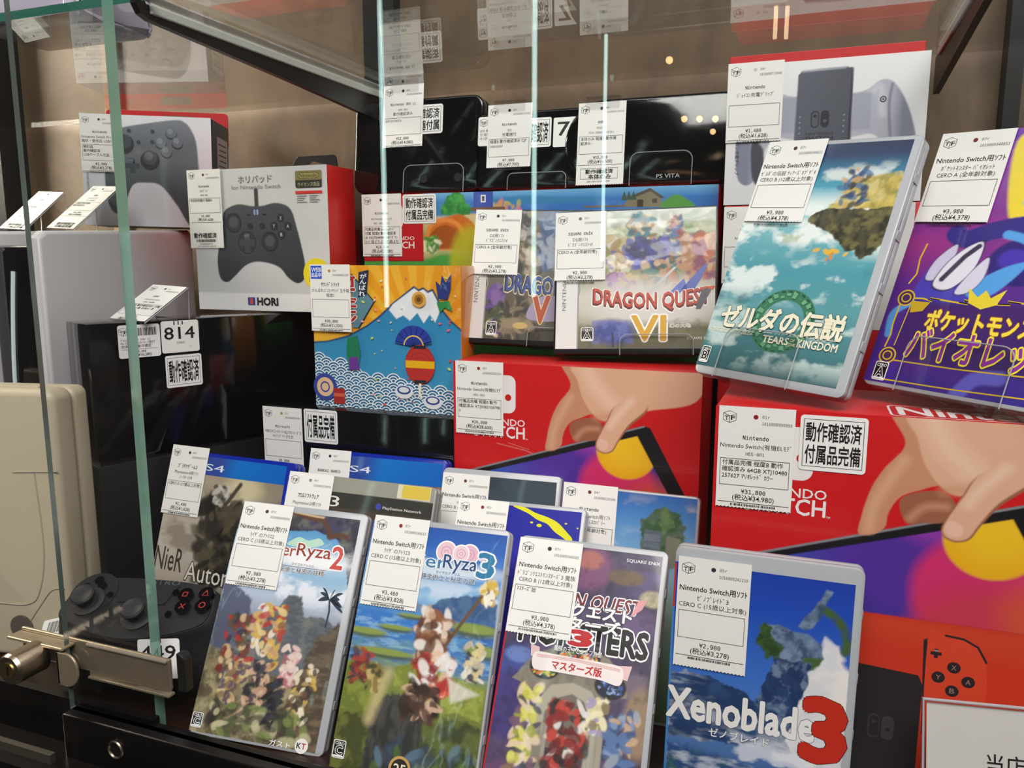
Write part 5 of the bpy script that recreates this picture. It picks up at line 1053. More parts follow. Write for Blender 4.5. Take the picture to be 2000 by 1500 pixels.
def art_waves(a):                      # rays, snow peak, rows of wave scales
    P = Paint(a.w, a.h, (0, 0, 1, 1), 0.0008); P.fill('#eda01e')
    an = np.arctan2((P.Y - 0.55) * P.k, P.X - 0.72); P.mix(np.clip(np.sin(an * 26) * 4 + 0.5, 0, 1) * 0.75, '#f2bc3a'); P.mix(np.clip((P.X - 0.75) / 0.25, 0, 1) * 0.5, '#d97a14')
    mt = [(0.0, 0.545), (0.10, 0.535), (0.25, 0.49), (0.38, 0.415), (0.47, 0.345), (0.557, 0.259), (0.63, 0.20), (0.70, 0.143), (0.73, 0.165), (0.76, 0.15), (0.79, 0.175), (0.82, 0.160), (0.85, 0.22), (0.884, 0.299), (0.94, 0.37), (1.0, 0.425), (1, 1), (0, 1)]
    m = P.poly(mt, '#2f86b8', 0.004); P.stroke(mt[:16], 0.012, '#21456c', 0.004); P.mix(m * np.clip((P.Y - 0.35) / 0.5, 0, 1) * 0.5, '#4aa4cc')
    P.poly([(0.532, 0.300), (0.557, 0.262), (0.63, 0.205), (0.70, 0.150), (0.73, 0.172), (0.76, 0.157), (0.79, 0.182), (0.817, 0.168), (0.845, 0.225), (0.872, 0.285), (0.835, 0.375), (0.80, 0.325), (0.76, 0.385), (0.72, 0.315), (0.67, 0.37), (0.627, 0.335), (0.58, 0.36)], '#e9eef2', 0.004)
    a.raster(P)
    cut = lambda x: float(np.interp(x, [0, 0.185, 0.42, 0.64, 0.92, 1.0], [0.62, 0.67, 0.755, 0.775, 0.85, 0.86]))
    r = 0.052; k = a.w / a.h; row = 0; y = 0.64; base = a.k
    while y < 1.06:
        x = -0.02 + (r if row % 2 else 0)
        while x < 1.04:
            if y > cut(x) + 0.02 and y < 1.0 + r * k * 0.98:
                y2 = min(y, 1.0)
                for j, (rr, c) in enumerate(((1.0, '#f0f4f4'), (0.88, '#2a6d98'), (0.68, '#f0f4f4'), (0.56, '#2a6d98'), (0.36, '#f0f4f4'), (0.24, '#2a6d98'))):
                    pts = []
                    for i in range(13):
                        t = math.pi + math.pi * i / 12; px = min(max(x + r * rr * math.cos(t), 0.001), 0.999); py = y + r * rr * k * math.sin(t); pts.append((px, min(py, 0.999)))
                    if max(p[1] for p in pts) - min(p[1] for p in pts) > 1e-4 and max(p[0] for p in pts) - min(p[0] for p in pts) > 1e-3: a.k = base + row * 6 + j; a.poly(pts, c)
            x += 2 * r
        y += r * k * 0.52; row += 1
    a.k = base + row * 6 + 8
    a.poly([(0.285, 0.06), (0.436, 0.245), (0.325, 0.43), (0.285, 0.43)], '#5f8a98'); a.line([(0.285, 0.06), (0.436, 0.245), (0.325, 0.43)], 0.008, '#2c3040')
    a.poly([(0.335, 0.045), (0.405, 0.030), (0.385, 0.205), (0.325, 0.220)], '#24304e')
    for i, ch in enumerate('がんばれ'): a.text(ch, (0.344 - .004 * i, 0.088 + .040 * i), (0.388 - .004 * i, 0.056 + .040 * i), '#f2f2f0', 0.03)
    for i, ch in enumerate('ゴエモン'): a.text(ch, (0.215, 0.155 + .085 * i), (0.310, 0.075 + .085 * i), '#b8302c', 0.05, out=('#f6f0e8', 0.11))
    rg = random.Random(5); cs = ['#e9a0b0', '#f0c8a0', '#c8d86a', '#d84a4a', '#f4f0e6', '#e06a8a']
    for i in range(46):
        x, y = rg.uniform(0.2, 0.97), rg.uniform(0.05, 0.97); s = rg.uniform(0.008, 0.016); t = rg.uniform(0, 6)
        a.poly([(x + s * math.cos(t + q * math.pi / 2) * (1 if q % 2 else 0.6), y + s * math.sin(t + q * math.pi / 2) * (1 if q % 2 else 0.6)) for q in range(4)], rg.choice(cs), i > 0)
    # plain festival things in the colours of the cover: fan, lantern, drum, streamers
    fan = [(0.695, 0.545)] + [(0.695 + 0.125 * math.cos(R(t)), 0.545 + 0.125 * k * math.sin(R(t))) for t in range(-172, -7, 11)]
    a.poly(fan, '#2c3f9e'); [a.line([(0.695, 0.545), (0.695 + 0.122 * math.cos(R(t)), 0.545 + 0.122 * k * math.sin(R(t)))], 0.006, '#1c2a70', t > -165) for t in range(-165, -10, 22)]
    a.ring(0.695, 0.545, 0.060, 0.068, '#e8c46a', -172, -8)
    a.ell(0.735, 0.665, 0.098, '#b8322e', 0.118); [a.ring(0.735, 0.665, 0.099 - 0.03 * i, 0.102 - 0.03 * i, '#8f2422', 200, 340) for i in range(3)]
    a.rect(0.640, 0.640, 0.830, 0.690, '#e8b41c'); a.rect(0.695, 0.535, 0.775, 0.558, '#2a2a30'); a.rect(0.695, 0.772, 0.775, 0.795, '#2a2a30', True)
    a.line([(0.735, 0.795), (0.730, 0.86), (0.742, 0.90)], 0.016, '#f0e6d0')
    for x, y in ((0.625, 0.86), (0.815, 0.92)): a.ell(x, y, 0.060, '#e4e6ea', 0.042); a.ell(x, y - 0.012, 0.046, '#2f4a8e', 0.026); a.ell(x, y - 0.014, 0.034, '#e4e6ea', 0.017)
    a.ell(0.735, 0.225, 0.046, '#dca84a'); a.ell(0.735, 0.225, 0.030, '#a8702c'); a.ell(0.735, 0.225, 0.014, '#6a3f18')
    a.poly([(0.86, 0.22), (0.845, 0.10), (0.875, 0.13), (0.885, 0.06), (0.91, 0.11), (0.945, 0.05), (0.94, 0.15), (0.92, 0.22)], '#2c3a7c'); a.poly([(0.85, 0.24), (0.93, 0.23), (0.95, 0.30), (0.90, 0.275), (0.87, 0.31)], '#2f8a4a')
    a.poly([(0.245, 0.50), (0.315, 0.485), (0.335, 0.60), (0.315, 0.73), (0.285, 0.64), (0.255, 0.74), (0.235, 0.60)], '#1f7a54'); a.poly([(0.255, 0.64), (0.315, 0.63), (0.325, 0.72), (0.25, 0.73)], '#6a3a94')
    a.ell(0.075, 0.86, 0.085, '#3a4a9c'); a.ell(0.075, 0.86, 0.060, '#e8c49a'); a.ring(0.075, 0.86, 0.025, 0.034, '#3a4a9c'); a.rect(0.135, 0.865, 0.215, 0.975, '#a83030'); a.rect(0.135, 0.90, 0.215, 0.925, '#d86048')

# ================================================================ the things in the case
def build_setting():
    wall(); shelf(); doors(); lock()

def build_cartons():
    NSW = 'Nintendo'
    # --- two red console boxes with a hand on the front
    t = carton('console_box', 'big red console box with a hand on it, nearest the glass, on the right', 'box', (0.0535, 0.497, -0.342, 0, 0, 0), 0.214, 0.252, 0.096, M_REDCARD, art_red_pad)
    price_tag(t, 0.010, -0.002, 0.209, 0.255, '01r', '1016008999993', (NSW, 'Nintendo Switch(有機ELﾓﾃﾞ', 'HEG-001'), ('付属品完備 程度B 動作', '確認済み 64GB XTJ10480', '257627 ﾏﾘｵﾚｯﾄﾞ ｶﾗｰ'), '¥31,800', '(税込¥34,980)', '#8a1f1c')
    sticker(t, 0.232, 0.008, 0.406, 0.142, ('動作確認済', '付属品完備'))
    a = Art(0.214, 0.096); a.rrect(0.46, 0.60, 0.985, 0.97, 0.02, '#f0e8e8'); a.rrect(0.466, 0.612, 0.979, 0.958, 0.018, '#c21c1e'); a.text('Nintendo', (0.485, 0.92), (0.96, 0.65), '#f0e8e8', 0.03); a.build('top_logo', P_CARD, t, 'top', off=(0, 0, 0.252))
    t = carton('console_box', 'red console box with a hand on it, farther one, under two handheld game cases', 'box', (-0.1853, 0.625, -0.342, 0, 0, 0), 0.214, 0.2535, 0.068, M_REDCARD, art_red_plain)
    price_tag(t, 0.012, -0.003, 0.209, 0.254, '05r', '1016009242234', (NSW, 'Nintendo Switch(有機ELﾓﾃﾞ', 'HEG-001'), ('付属品完備 程度B 動作', '確認済み XTJ5082106798', '0'), '¥26,000', '(税込¥28,600)', '#8a1f1c')
    # --- wide box with a seaside village
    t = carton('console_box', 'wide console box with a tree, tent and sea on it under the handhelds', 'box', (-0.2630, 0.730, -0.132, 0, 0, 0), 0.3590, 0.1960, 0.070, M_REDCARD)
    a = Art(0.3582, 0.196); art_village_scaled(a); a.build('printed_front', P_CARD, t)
    price_tag(t, -0.001, -0.004, 0.128, 0.322, '01r', '1016008770039', (NSW, 'Nintendo Switch', 'HAC-001(-01)'), ('付属品完備 amiiboｶｰﾄﾞ', '付属 程度B 動作確認済', 'み XKJ70049881087 ﾀﾞｳﾝ', 'ﾛｰﾄﾞ版どうぶつの森は付'), '¥24,800', '(税込¥27,280)', '#2a2a2a')
    sticker(t, 0.131, 0.002, 0.235, 0.150, ('動作確認済', '付属品完備'))
    # --- white grip carton on a red one
    t = carton('accessory_box', 'white box printed with a grey charging grip under the shelf arm', 'box', (-0.0021, 0.700, 0.0440, 0, 0, 0), 0.148, 0.1107, 0.080, M_REDCARD, art_grip)
    obj('header', bx(-0.0735, 0.0700, 0.0020, 0.0035, 0.1090, 0.1185, 0.0004), M_REDCARD, t)
    price_tag(t, -0.002, -0.016, 0.294, 0.565, '10r', '1016008772046', (NSW, 'ｼﾞｮｲｺﾝ充電ｸﾞﾘｯﾌﾟ'), (), '¥1,480', '(税込¥1,628)', '#c9c9c6')
    t = carton('accessory_box', 'red box almost hidden behind the teal cover, under the white grip box', 'box', (-0.0010, 0.700, -0.342, 0, 0, 0), 0.148, 0.3855, 0.080, M_REDCARD)
    price_tag(t, -0.001, 0.003, 0.290, 0.165, '02r', '1016008771032', (NSW, 'Nintendo Switch'), (), '¥2,480', '(税込¥2,728)', '#c9c9c6')
    a = Art(0.05, 0.10, 0.0003); a.rect(0, 0, 1, 1, '#dcdcdc'); 
    for i, s in enumerate(('の機', 'クス', '品', '¥', '込')): a.text(s, (0.2, 0.17 + .17 * i), (0.2 + 0.25 * len(s), 0.09 + .17 * i), '#2a2a2a', 0.01)
    a.build('side_note', P_TAG, t, off=(0.045, 0, 0.285))
    # --- pad boxes on the left
    t = carton('gamepad_box', 'pale grey box showing a dark wired gamepad, on top of the black console', 'box', (-0.5420, 0.6900, -0.0545, 0, 0, 0), 0.1682, 0.1462, 0.050, mat('red_side_card', '#d42320', 0.35), art_wired_pad)
    price_tag(t, -0.034, -0.004, 0.262, 0.560, '04r', '1016008880570', (NSW, 'ﾎﾘﾊﾟｯﾄﾞ', 'NSW-001'), ('取扱説明書付 程度B-',), '¥1,480', '(税込¥1,628)', '#5a1c1c', cut=0.90,
              extra=lambda a, Y: (a.text('動作確認済', (0.12, 0.868), (0.80, 0.80), '#141414', 0.03), barcode(a, 0.18, 0.882, 0.78, 0.918, 5), a.say('1016008880570', 0.48, 0.938, 0.028, '#2a2a2a', 0.6, 0, 'mono'), a.say('164-240908091(106)247', 0.5, 0.968, 0.024, '#2a2a2a', 0.8, 0, 'mono')))
    bm = bmesh.new(); w0, w1 = 0.005, 0.066
    add_prism(bm, [(w0, 0.146), (w1, 0.146), (w1 - 0.002, 0.160), (w1 - 0.004, 0.162), (w0 + 0.012, 0.162), (w0 + 0.008, 0.158)], 0.0475, 0.0495, 0.0004)
    obj('hang_tab', bm, M_BLACKSATIN, t)
    obj('hang_hole', prism([(w0 + 0.022, 0.1478), (w1 - 0.010, 0.1478), (w1 - 0.014, 0.1525), (w1 - 0.030, 0.156), (w0 + 0.026, 0.1525)], 0.0468, 0.0474), M_WALL, t)
    t = carton('gamepad_box', 'white box with a grey wireless gamepad and a red hanging header', 'box', (-0.7009, 0.7026, 0.0352, 24.5, 0.5, -1.5), 0.14, 0.1196, 0.066, mat('slate_card', '#3a4654', 0.4))
    a = Art(0.14, 0.1196); art_grey_pad(a); a.build('printed_front', P_CARD, t)
    bm = bmesh.new(); add_prism(bm, rrect(-0.070, 0.070, 0.098, 0.1362, 0.004, 5, (1, 1, 0, 0)), 0.0662, 0.0682, 0.0004)
    obj('header', bm, M_REDCARD, t)
    obj('hang_hole', prism(rrect(-0.006, 0.030, 0.1225, 0.1315, 0.0042), 0.0652, 0.0661), M_WALL, t)
    a = Art(0.04, 0.085, 0.0003); a.rect(0, 0, 1, 1, '#c9ccd0'); [a.rect(0.12 + .1 * (i % 2), 0.08 + .07 * i, 0.85, 0.10 + .07 * i, '#5a5c60', i > 0) for i in range(12)]
    a.build('side_label', P_TAG, t, 'right', off=(0.07, 0.040, 0.018))
    price_tag(t, 0.000, 0.000, 0.300, 0.520, '04r', '1016009065321', (NSW, 'Nintendo Switch Proｺﾝﾄﾛ', '開封・使用品 USBｹｰﾌﾞﾙ'), ('  開封品', ' 動作確認済', 'USBケーブル欠品'), '¥2,980', '(税込¥3,278)', '#2a2a2a')
    carton('console_box', 'dull red box edge showing between the white console and the wired gamepad box', 'box', (-0.535, 0.760, -0.342, 0, 0, 0), 0.085, 0.375, 0.045, M_REDCARD)
    # --- soundtrack box with a snow peak on a black controller box
    t = carton('soundtrack_box', 'shrink-wrapped box with an orange sky, blue mountain and wave scales', 'box', (-0.3729, 0.6480, -0.1420, 0, 0, 0), 0.1564, 0.1355, 0.030, mat('orange_card', '#d98a2a', 0.3, coat=0.8), art_waves, P_WRAP)
    price_tag(t, 0.000, -0.006, 0.283, 0.468, '09r', '1016008861299', ('ｻｳﾝﾄﾞﾄﾗｯｸ', 'がんばれｺﾞｴﾓﾝｻｳﾝﾄﾞ玉手箱', '程度S'), (), '¥30,000', '(税込¥33,000)', '#b08a3a', badge=True, lift=0.0030)
    t = carton('controller_box', 'black glossy controller box under the orange and blue soundtrack box', 'box', (-0.3990, 0.632, -0.342, 0, 0, 0), 0.2060, 0.1999, 0.080, M_BLACKGLOSS)
    price_tag(t, -0.002, 0.006, 0.222, 0.318, '11r', '1016008924607', ('Microsoft', 'XBOXｺﾝﾄﾛｰﾗｰELITEｼﾘｰｽﾞ2', 'ｷｬﾘﾝｸﾞｹｰｽ付き'), (), '¥9,800', '(税込¥10,780)', '#b0a05a')
    sticker(t, 0.229, 0.004, 0.412, 0.168, ('付属品完備',))
    obj('silver_band', prism(spline([(0.055, 0.142), (0.075, 0.150), (0.090, 0.153), (0.100, 0.150), (0.1015, 0.143), (0.08, 0.140)], 5), -0.0008, 0.0), mat('slate_grey', '#5a5f70', 0.3), t)

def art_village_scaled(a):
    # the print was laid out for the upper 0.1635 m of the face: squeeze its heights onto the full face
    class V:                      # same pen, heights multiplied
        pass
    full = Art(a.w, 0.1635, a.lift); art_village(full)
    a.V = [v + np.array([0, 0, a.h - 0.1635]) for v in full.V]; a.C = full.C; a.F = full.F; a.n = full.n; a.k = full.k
    a.rect(0, 0.83, 1, 1, '#2a1413')  # lower face painted dark, shade of the gap behind the cases, not print

CASES = {
    'A': (-0.3538, 0.4164, -0.3405, 9.0, 27.6, -2.5), 'B': (-0.2375, 0.4168, -0.3397, 3.3, 25.8, -0.3), 'C': (-0.1323, 0.4249, -0.3415, 0.0, 29.9, 0.6), 'D': (-0.0191, 0.4519, -0.3410, 2.1, 3.6, -0.8),
    'Z': (-0.0280, 0.5189, -0.0786, -26.6, 24.0, -3.0), 'P': (0.0743, 0.5173, -0.0807, -33.6, 21.9, -2.5), 'VI': (-0.1403, 0.6568, -0.0795, 6.8, 13.6, 1.7), 'V': (-0.2291, 0.6722, -0.0776, 7.6, 14.0, -1.3),
    'N': (-0.4863, 0.5106, -0.3390, 0.9, 19.0, -0.9), 'F': (-0.3590, 0.5670, -0.3405, 4.4, 14.6, -0.6), 'S': (-0.3425, 0.4905, -0.3405, 3.9, 21.7, -1.2), 'H': (-0.2381, 0.5574, -0.3412, 5.6, 18.5, -0.7),
    'I': (-0.2024, 0.4868, -0.3412, 0.3, 26.1, 0.9), 'G': (-0.1240, 0.5425, -0.3413, 1.4, 13.7, -0.4)}

def build_cases():
    S = 'Nintendo Switch用ｿﾌﾄ'
    C = lambda k, kind, label, w, h, art, **kw: game_case(kind, label, CASES[k], w, h, art, **kw)
    FR, BR = 'game cases in the front row', 'game cases behind the front row'
    t = C('A', 'switch', 'front row case with stone ruins, a palm tree and a red 2 on its cover', .105, .17, art_ruins, group=FR, wrap=True, latches=True)
    price_tag(t, 0.014, 0.004, 0.405, 0.374, '07r', '1016009348639', (S, 'ﾗｲｻﾞのｱﾄﾘｴ2', 'CERO C (15歳以上対象)'), (), '¥2,980', '(税込¥3,278)')
    t = C('B', 'switch', 'front row case with a blue lake, green islands and a blue 3 on its cover', .105, .17, art_islands, group=FR, wrap=True, latches=True)
    price_tag(t, 0.016, -0.004, 0.412, 0.374, '07r', '1016009348615', (S, 'ﾗｲｻﾞのｱﾄﾘｴ3', 'CERO C (15歳以上対象)'), (), '¥3,480', '(税込¥3,828)', '#8a1f1c')
    t = C('C', 'switch', 'front row case with a purple cover, stone arch and white ribbon', .105, .17, art_throne, group=FR, latches=True)
    price_tag(t, 0.005, 0.010, 0.438, 0.383, '07r', '1016009348585', (S, 'ﾄﾞﾗｺﾞﾝｸｴｽﾄﾓﾝｽﾀｰｽﾞ3 魔族', 'CERO B (12歳以上対象)'), ('ﾏｽﾀｰｽﾞ版',), '¥3,980', '(税込¥4,378)', '#14141a')
    t = C('D', 'switch', 'front row case with a rock spire in deep blue sky and red 3', .105, .17, art_spire, group=FR, latches=True)
    price_tag(t, 0.020, 0.031, 0.400, 0.400, '05r', '1016009242210', (S, 'ｾﾞﾉﾌﾞﾚｲﾄﾞ3', 'CERO C (15歳以上対象)'), (), '¥2,980', '(税込¥3,278)', '#2c2440')
    t = C('Z', 'switch', 'tilted case with a teal sky cover and green ring on the near red box', .105, .17, art_sky, latches=True)
    price_tag(t, 0.008, -0.004, 0.411, 0.354, '07r', '1016009348622', (S, 'ｾﾞﾙﾀﾞの伝説 ﾃｨｱｰｽﾞｵﾌﾞｻﾞｷ', 'CERO B (12歳以上対象)'), (), '¥3,980', '(税込¥4,378)', '#4a2a2a')
    t = C('P', 'switch', 'tilted case with a violet cover and yellow lettering at the right edge', .105, .17, art_violet, latches=True)
    price_tag(t, 0.000, 0.002, 0.425, 0.358, '07r', '1016009348653', (S, 'ﾎﾟｹｯﾄﾓﾝｽﾀｰ ﾊﾞｲｵﾚｯﾄ', 'CERO A (全年齢対象)'), (), '¥3,980', '(税込¥4,378)', '#7a1f2a')
    DSG = 'handheld game cases on the red box'
    t = C('VI', 'ds', 'wrapped handheld game case with bright meadow cover and golden numeral VI', .137, .125, art_meadow, group=DSG, wrap=True)
    price_tag(t, -0.002, 0.010, 0.322, 0.482, '01r', '1016008984427', ('SQUARE ENIX', 'DS用ｿﾌﾄ', 'ﾄﾞﾗｺﾞﾝｸｴｽﾄVI'), ('CERO A (全年齢対象)',), '¥2,980', '(税込¥3,278)', '#6a6a68')
    t = C('V', 'ds', 'wrapped handheld case with a dark cover and brown V beside the bright one', .137, .125, art_dusk, group=DSG, wrap=True)
    price_tag(t, -0.002, 0.006, 0.318, 0.490, '01r', '1016008984380', ('SQUARE ENIX', 'DS用ｿﾌﾄ', 'ﾄﾞﾗｺﾞﾝｸｴｽﾄV'), ('CERO A (全年齢対象)',), '¥2,980', '(税込¥3,278)', '#1a1a1a')
    t = C('N', 'blue', 'blue game case with a tan smoky cover leaning by the black console', .135, .171, art_haze, group=BR)
    price_tag(t, -0.016, -0.024, 0.312, 0.372, '04r', '1016009178747', ('ﾌﾟﾗﾁﾅｹﾞｰﾑｽ', 'Playstation4用ｿﾌﾄ', 'ﾆｰｱｵｰﾄﾏﾀ'), ('CERO D (17歳以上対象)',), '¥1,480', '(税込¥1,628)', '#2a2a3a')
    t = C('F', 'blue', 'blue game case with only its blue banner showing below the black controller box', .135, .171, art_festival, group=BR)
    price_tag(t, -0.006, -0.004, 0.308, 0.372, '06r', '1016009323797', ('BANDAI NAMCO', 'Playstation4用ｿﾌﾄ'), (), '¥1,980', '(税込¥2,178)', '#1c1c28')
    t = C('S', 'clear', 'clear game case with a black banner and a yellow sticker along its top', .135, .171, art_network, group=BR)
    price_tag(t, -0.006, -0.002, 0.316, 0.372, '04r', '1016009176676', ('ﾌﾛﾑｿﾌﾄｳｪｱ', 'Playstation3用ｿﾌﾄ'), (), '¥1,480', '(税込¥1,628)', '#8a8a86')
    t = C('H', 'switch', 'game case with a plain slate blue cover in front of the farther red box', .105, .17, art_slate, group=BR)
    price_tag(t, 0.003, 0.026, 0.405, 0.374, '07r', '1016009348530', (S, 'HOGWARTS', 'CERO B (12歳以上対象)'), (), '¥4,480', '(税込¥4,928)', '#6a2a26')
    t = C('I', 'switch', 'game case with a deep blue cover and a splash of yellow paint', .105, .17, art_splash, group=BR)
    price_tag(t, 0.003, 0.004, 0.408, 0.374, '05r', '1016009242203', (S, 'ｽﾌﾟﾗﾄｩｰﾝ3'), (), '¥3,980', '(税込¥4,378)', '#8a1f1c')
    t = C('G', 'switch', 'game case showing an overgrown tower against a blue sky', .105, .17, art_overgrown, group=BR)
    price_tag(t, -0.004, -0.010, 0.412, 0.374, '04r', '1016009125348', ('Nintendo', 'Nintendo Switch用ｿﾌﾄ', 'ｶｰﾋﾞｨ ﾃﾞｨｽｶﾊﾞﾘｰ'), ('CERO A (全年齢対象)',), '¥3,980', '(税込¥4,378)', '#7a2a26')
    for k, w, hb, d, lip, lx, drop, lab in (('Z', .105, .10, .0105, .034, (0.17, 0.67), 0.0114, 'clear stand holding the tilted teal case'), ('P', .105, .10, .0105, .034, (0.22, 0.80), 0.0093, 'clear stand holding the tilted violet case'),
                                    ('VI', .137, .08, .015, .016, (0.42, 0.86), 0.0080, 'clear stand holding the bright meadow handheld case'), ('V', .137, .08, .015, .016, (0.42, 0.86), 0.0100, 'clear stand holding the dark handheld case')):
        acrylic_stand(CASES[k], w, hb, d, lip, lab, drop, lx)

def build_consoles():
    # --- two white upright consoles: black core between two white plates, yawed so that one plate faces right
    def white_console(pose, label):
        t = thing('game_console', label, 'game console', pose, 'white upright consoles')
        L, Hh = 0.215, 0.366
        def plate(y0, y1, nm):
            top = 0.012 / L
            up = [(-L / 2 + 0.004, 0.146), (L / 2 - 0.004, 0.146), (L / 2, 0.150), (L / 2, Hh + 0.003), (L / 2 - 0.006, Hh + 0.008), (-L / 2 + 0.010, Hh + 0.001), (-L / 2, Hh - 0.006), (-L / 2, 0.150)]
            lo = [(-L / 2 + 0.004, 0.0), (L / 2 - 0.004, 0.0), (L / 2, 0.004), (L / 2, 0.138), (L / 2 - 0.004, 0.142), (-L / 2 + 0.004, 0.142), (-L / 2, 0.138), (-L / 2, 0.004)]
            o = obj(nm, prism(up, y0, y1, 0.004, 4), M_WHITEPL, t, True)
            obj(nm, prism(lo, y0, y1, 0.004, 4), M_WHITEPL, t, True)
        plate(0.0, 0.014, 'side_plate'); plate(0.074, 0.090, 'side_plate')
        obj('core', bx(-L / 2 + 0.012, L / 2 - 0.006, 0.0142, 0.0738, 0.002, Hh - 0.012, 0.006), M_BLACKGLOSS, t, True)
        bm = bmesh.new(); add_tube(bm, [(-L / 2 + 0.0115, 0.044 + 0.012 * math.sin(s * 3.1), 0.05 + 0.28 * s) for s in [i / 14 for i in range(15)]], 0.0022, 8)
        obj('light_strip', bm, mat('console_light', '#cfe0e6', 0.1, coat=0.5), t, True)
        return t
    def along(x, y, ang, L):      # near corner of the long face -> centre of the face
        return (x + math.cos(R(ang)) * L / 2, y + math.sin(R(ang)) * L / 2)
    cx, cyy = along(-0.660, 0.530, 95, 0.215); white_console((cx, cyy, -0.342, 95, 0, 0), 'white upright console with a black core, just behind the black console')
    cx, cyy = along(-0.800, 0.545, 95, 0.215); white_console((cx, cyy, -0.342, 95, 0, 0), 'white upright console at the left edge of the case, beyond the other white one')
    # --- black console on edge with stickers on its big face
    L = 0.250; cx, cyy = along(-0.588, 0.511, 68, L)
    t = sized(thing('game_console', 'black angular console standing on edge with number 814 on it', 'game console', (cx, cyy, -0.342, 68, 0, 0)), L, 0.2853)
    obj('lower_body', bx(-L / 2, L / 2, 0, 0.053, 0.0, 0.158, 0.0012), M_BLACKSATIN, t, True)
    obj('upper_body', bx(-L / 2 + 0.0005, L / 2, 0.0012, 0.053, 0.162, 0.2853, 0.0012), M_BLACKGLOSS, t, True)
    obj('light_groove', bx(-L / 2 + 0.003, L / 2 - 0.002, 0.004, 0.050, 0.158, 0.162), M_BLACK, t)
    fx = lambda m: m * 1.03 / L; zz = lambda z: (-0.0567 - z * 1.03) / 0.2853
    def bars(a):
        logo(a, 0.13, 0.20, 0.20); barcode(a, 0.28, 0.10, 0.92, 0.34, 3, 44)
        for i, s in enumerate(('PlayStation4 SONY CU', 'H-1000A ｺﾝﾄﾛｰﾗｰ1個付', '本体ｷｽﾞ有 動作確認')): a.say(s, 0.06, 0.44 + .105 * i, 0.075, '#1c1c1c', 0.88, 0.0, 'mono', 'l')
        a.rect(0.06, 0.735, 0.94, 0.742, '#222222'); a.say('¥14,800', 0.5, 0.80, 0.085, '#141414', 0.6, 0.01, 'mono'); a.say('(税込¥16,280)', 0.5, 0.91, 0.085, '#141414', 0.8, 0.01, 'mono')
    def num(a):
        a.text('111', (0.34, 0.13), (0.58, 0.02), '#161616', 0.03); a.text('814', (0.08, 0.58), (0.88, 0.20), '#161616', 0.015); a.say('230831', 0.50, 0.69, 0.07, '#2c2c2c'); a.say('1.5', 0.76, 0.82, 0.06, '#8a8a8a')
    z0 = lambda z: (0.2853 - (z * 1.03 + 0.342)) / 0.2853
    sticker(t, fx(0.024), z0(-0.0575), fx(0.0605), z0(-0.0865), (), border=False, extra=bars)
    sticker(t, fx(0.0615), z0(-0.0560), fx(0.0965), z0(-0.0850), (), border=False, extra=num)
    sticker(t, fx(0.0635), z0(-0.0875), fx(0.0975), z0(-0.1170), ('動作確認済',))
    # --- beige upright console at the left
    t = thing('game_console', 'beige upright console with rounded corners and a dark foot pad', 'game console', (-0.673, 0.440, -0.342, 12, 0, 0))
    obj('body', prism(rrect(-0.1, 0.1, 0, 0.236, 0.010, 6), 0.0, 0.026, 0.006, 5), M_BEIGE, t, True)
    obj('rear_shell', prism(rrect(-0.098, 0.099, 0.001, 0.2345, 0.008, 6), 0.0265, 0.045, 0.004, 4), M_BEIGE, t, True)
    bm = bmesh.new()
    add_tube(bm, [(0.020 + x, -0.0001, z) for x, z in spline([(0.058, 0.166), (0.060, 0.10), (0.052, 0.062), (0.040, 0.050), (0.012, 0.049), (-0.02, 0.049)], 6, False)], 0.0007, 6)
    add_tube(bm, [(0.020 + x, -0.0001, z) for x, z in spline([(0.076, 0.066), (0.064, 0.064), (0.052, 0.050), (0.040, 0.034)], 6, False)], 0.0007, 6)
    add_tube(bm, [(0.099, -0.0001, 0.168), (0.078, -0.0001, 0.167), (0.058, -0.0001, 0.166)], 0.0006, 6)
    obj('moulded_lines', bm, M_BEIGEGROOVE, t, True)
    bm = bmesh.new(); add_cyl(bm, (0.052, -0.0012, 0.0285), (0.052, 0.0005, 0.0285), 0.0108, n=28)
    obj('foot_pad', bm, mat('foot_rubber', '#5a534c', 0.7), t, True)
    bm = bmesh.new(); add_box(bm, 0.028, 0.080, 0.010, 0.017, 0.2358, 0.2372, 0.0006)
    obj('release_catch', bm, M_BEIGE, t, True)
    # --- big black gamepad in front
    t = thing('gamepad', 'chunky black gamepad with two thumbsticks and number 449 sticker', 'gamepad', (-0.486, 0.446, -0.342, 12, 0, 0))
    t.scale = (0.90, 0.90, 0.86)
    zc = 0.079; tl = R(56); cv, sv = math.cos(tl), math.sin(tl)
    def F(x, b, o=0.0):          # x across, b up the face, o out of it
        return (x, b * sv - o * cv, zc + b * cv + o * sv)
    outline = [(-0.074, 0.000), (-0.068, 0.020), (-0.050, 0.031), (0.0, 0.034), (0.050, 0.031), (0.068, 0.020), (0.074, 0.000), (0.066, -0.014), (0.030, -0.027), (0.0, -0.031), (-0.030, -0.027), (-0.066, -0.014)]
    O = spline(outline, 5); n = len(O)
    bm = bmesh.new(); rings = []
    for k, (sc, o, drop, fwd) in enumerate(((0.95, 0.001, 0, 0), (1.0, -0.003, 0, 0), (1.03, -0.009, 0, 0), (1.06, -0.012, 0.018, -0.002), (1.05, -0.014, 0.040, -0.003), (0.98, -0.014, 0.058, 0.0), (0.90, -0.014, 0.066, 0.002))):
        ring = []
        for x, b in O:
            p = Vector(F(x * sc, b * sc, o)); f = min(1.0, drop / 0.066)
            p.z = max(0.001, p.z - drop * (1 + 0.9 * b / 0.034 * 0.35)); 
            if k == 6: p.z = 0.001
            p.y = p.y * (1 - 0.25 * f) + fwd
            if f > 0.3 and abs(p.x) < 0.028 and b < 0: p.z = max(p.z, 0.030 * f)
            ring.append(bm.verts.new(p))
        rings.append(ring)
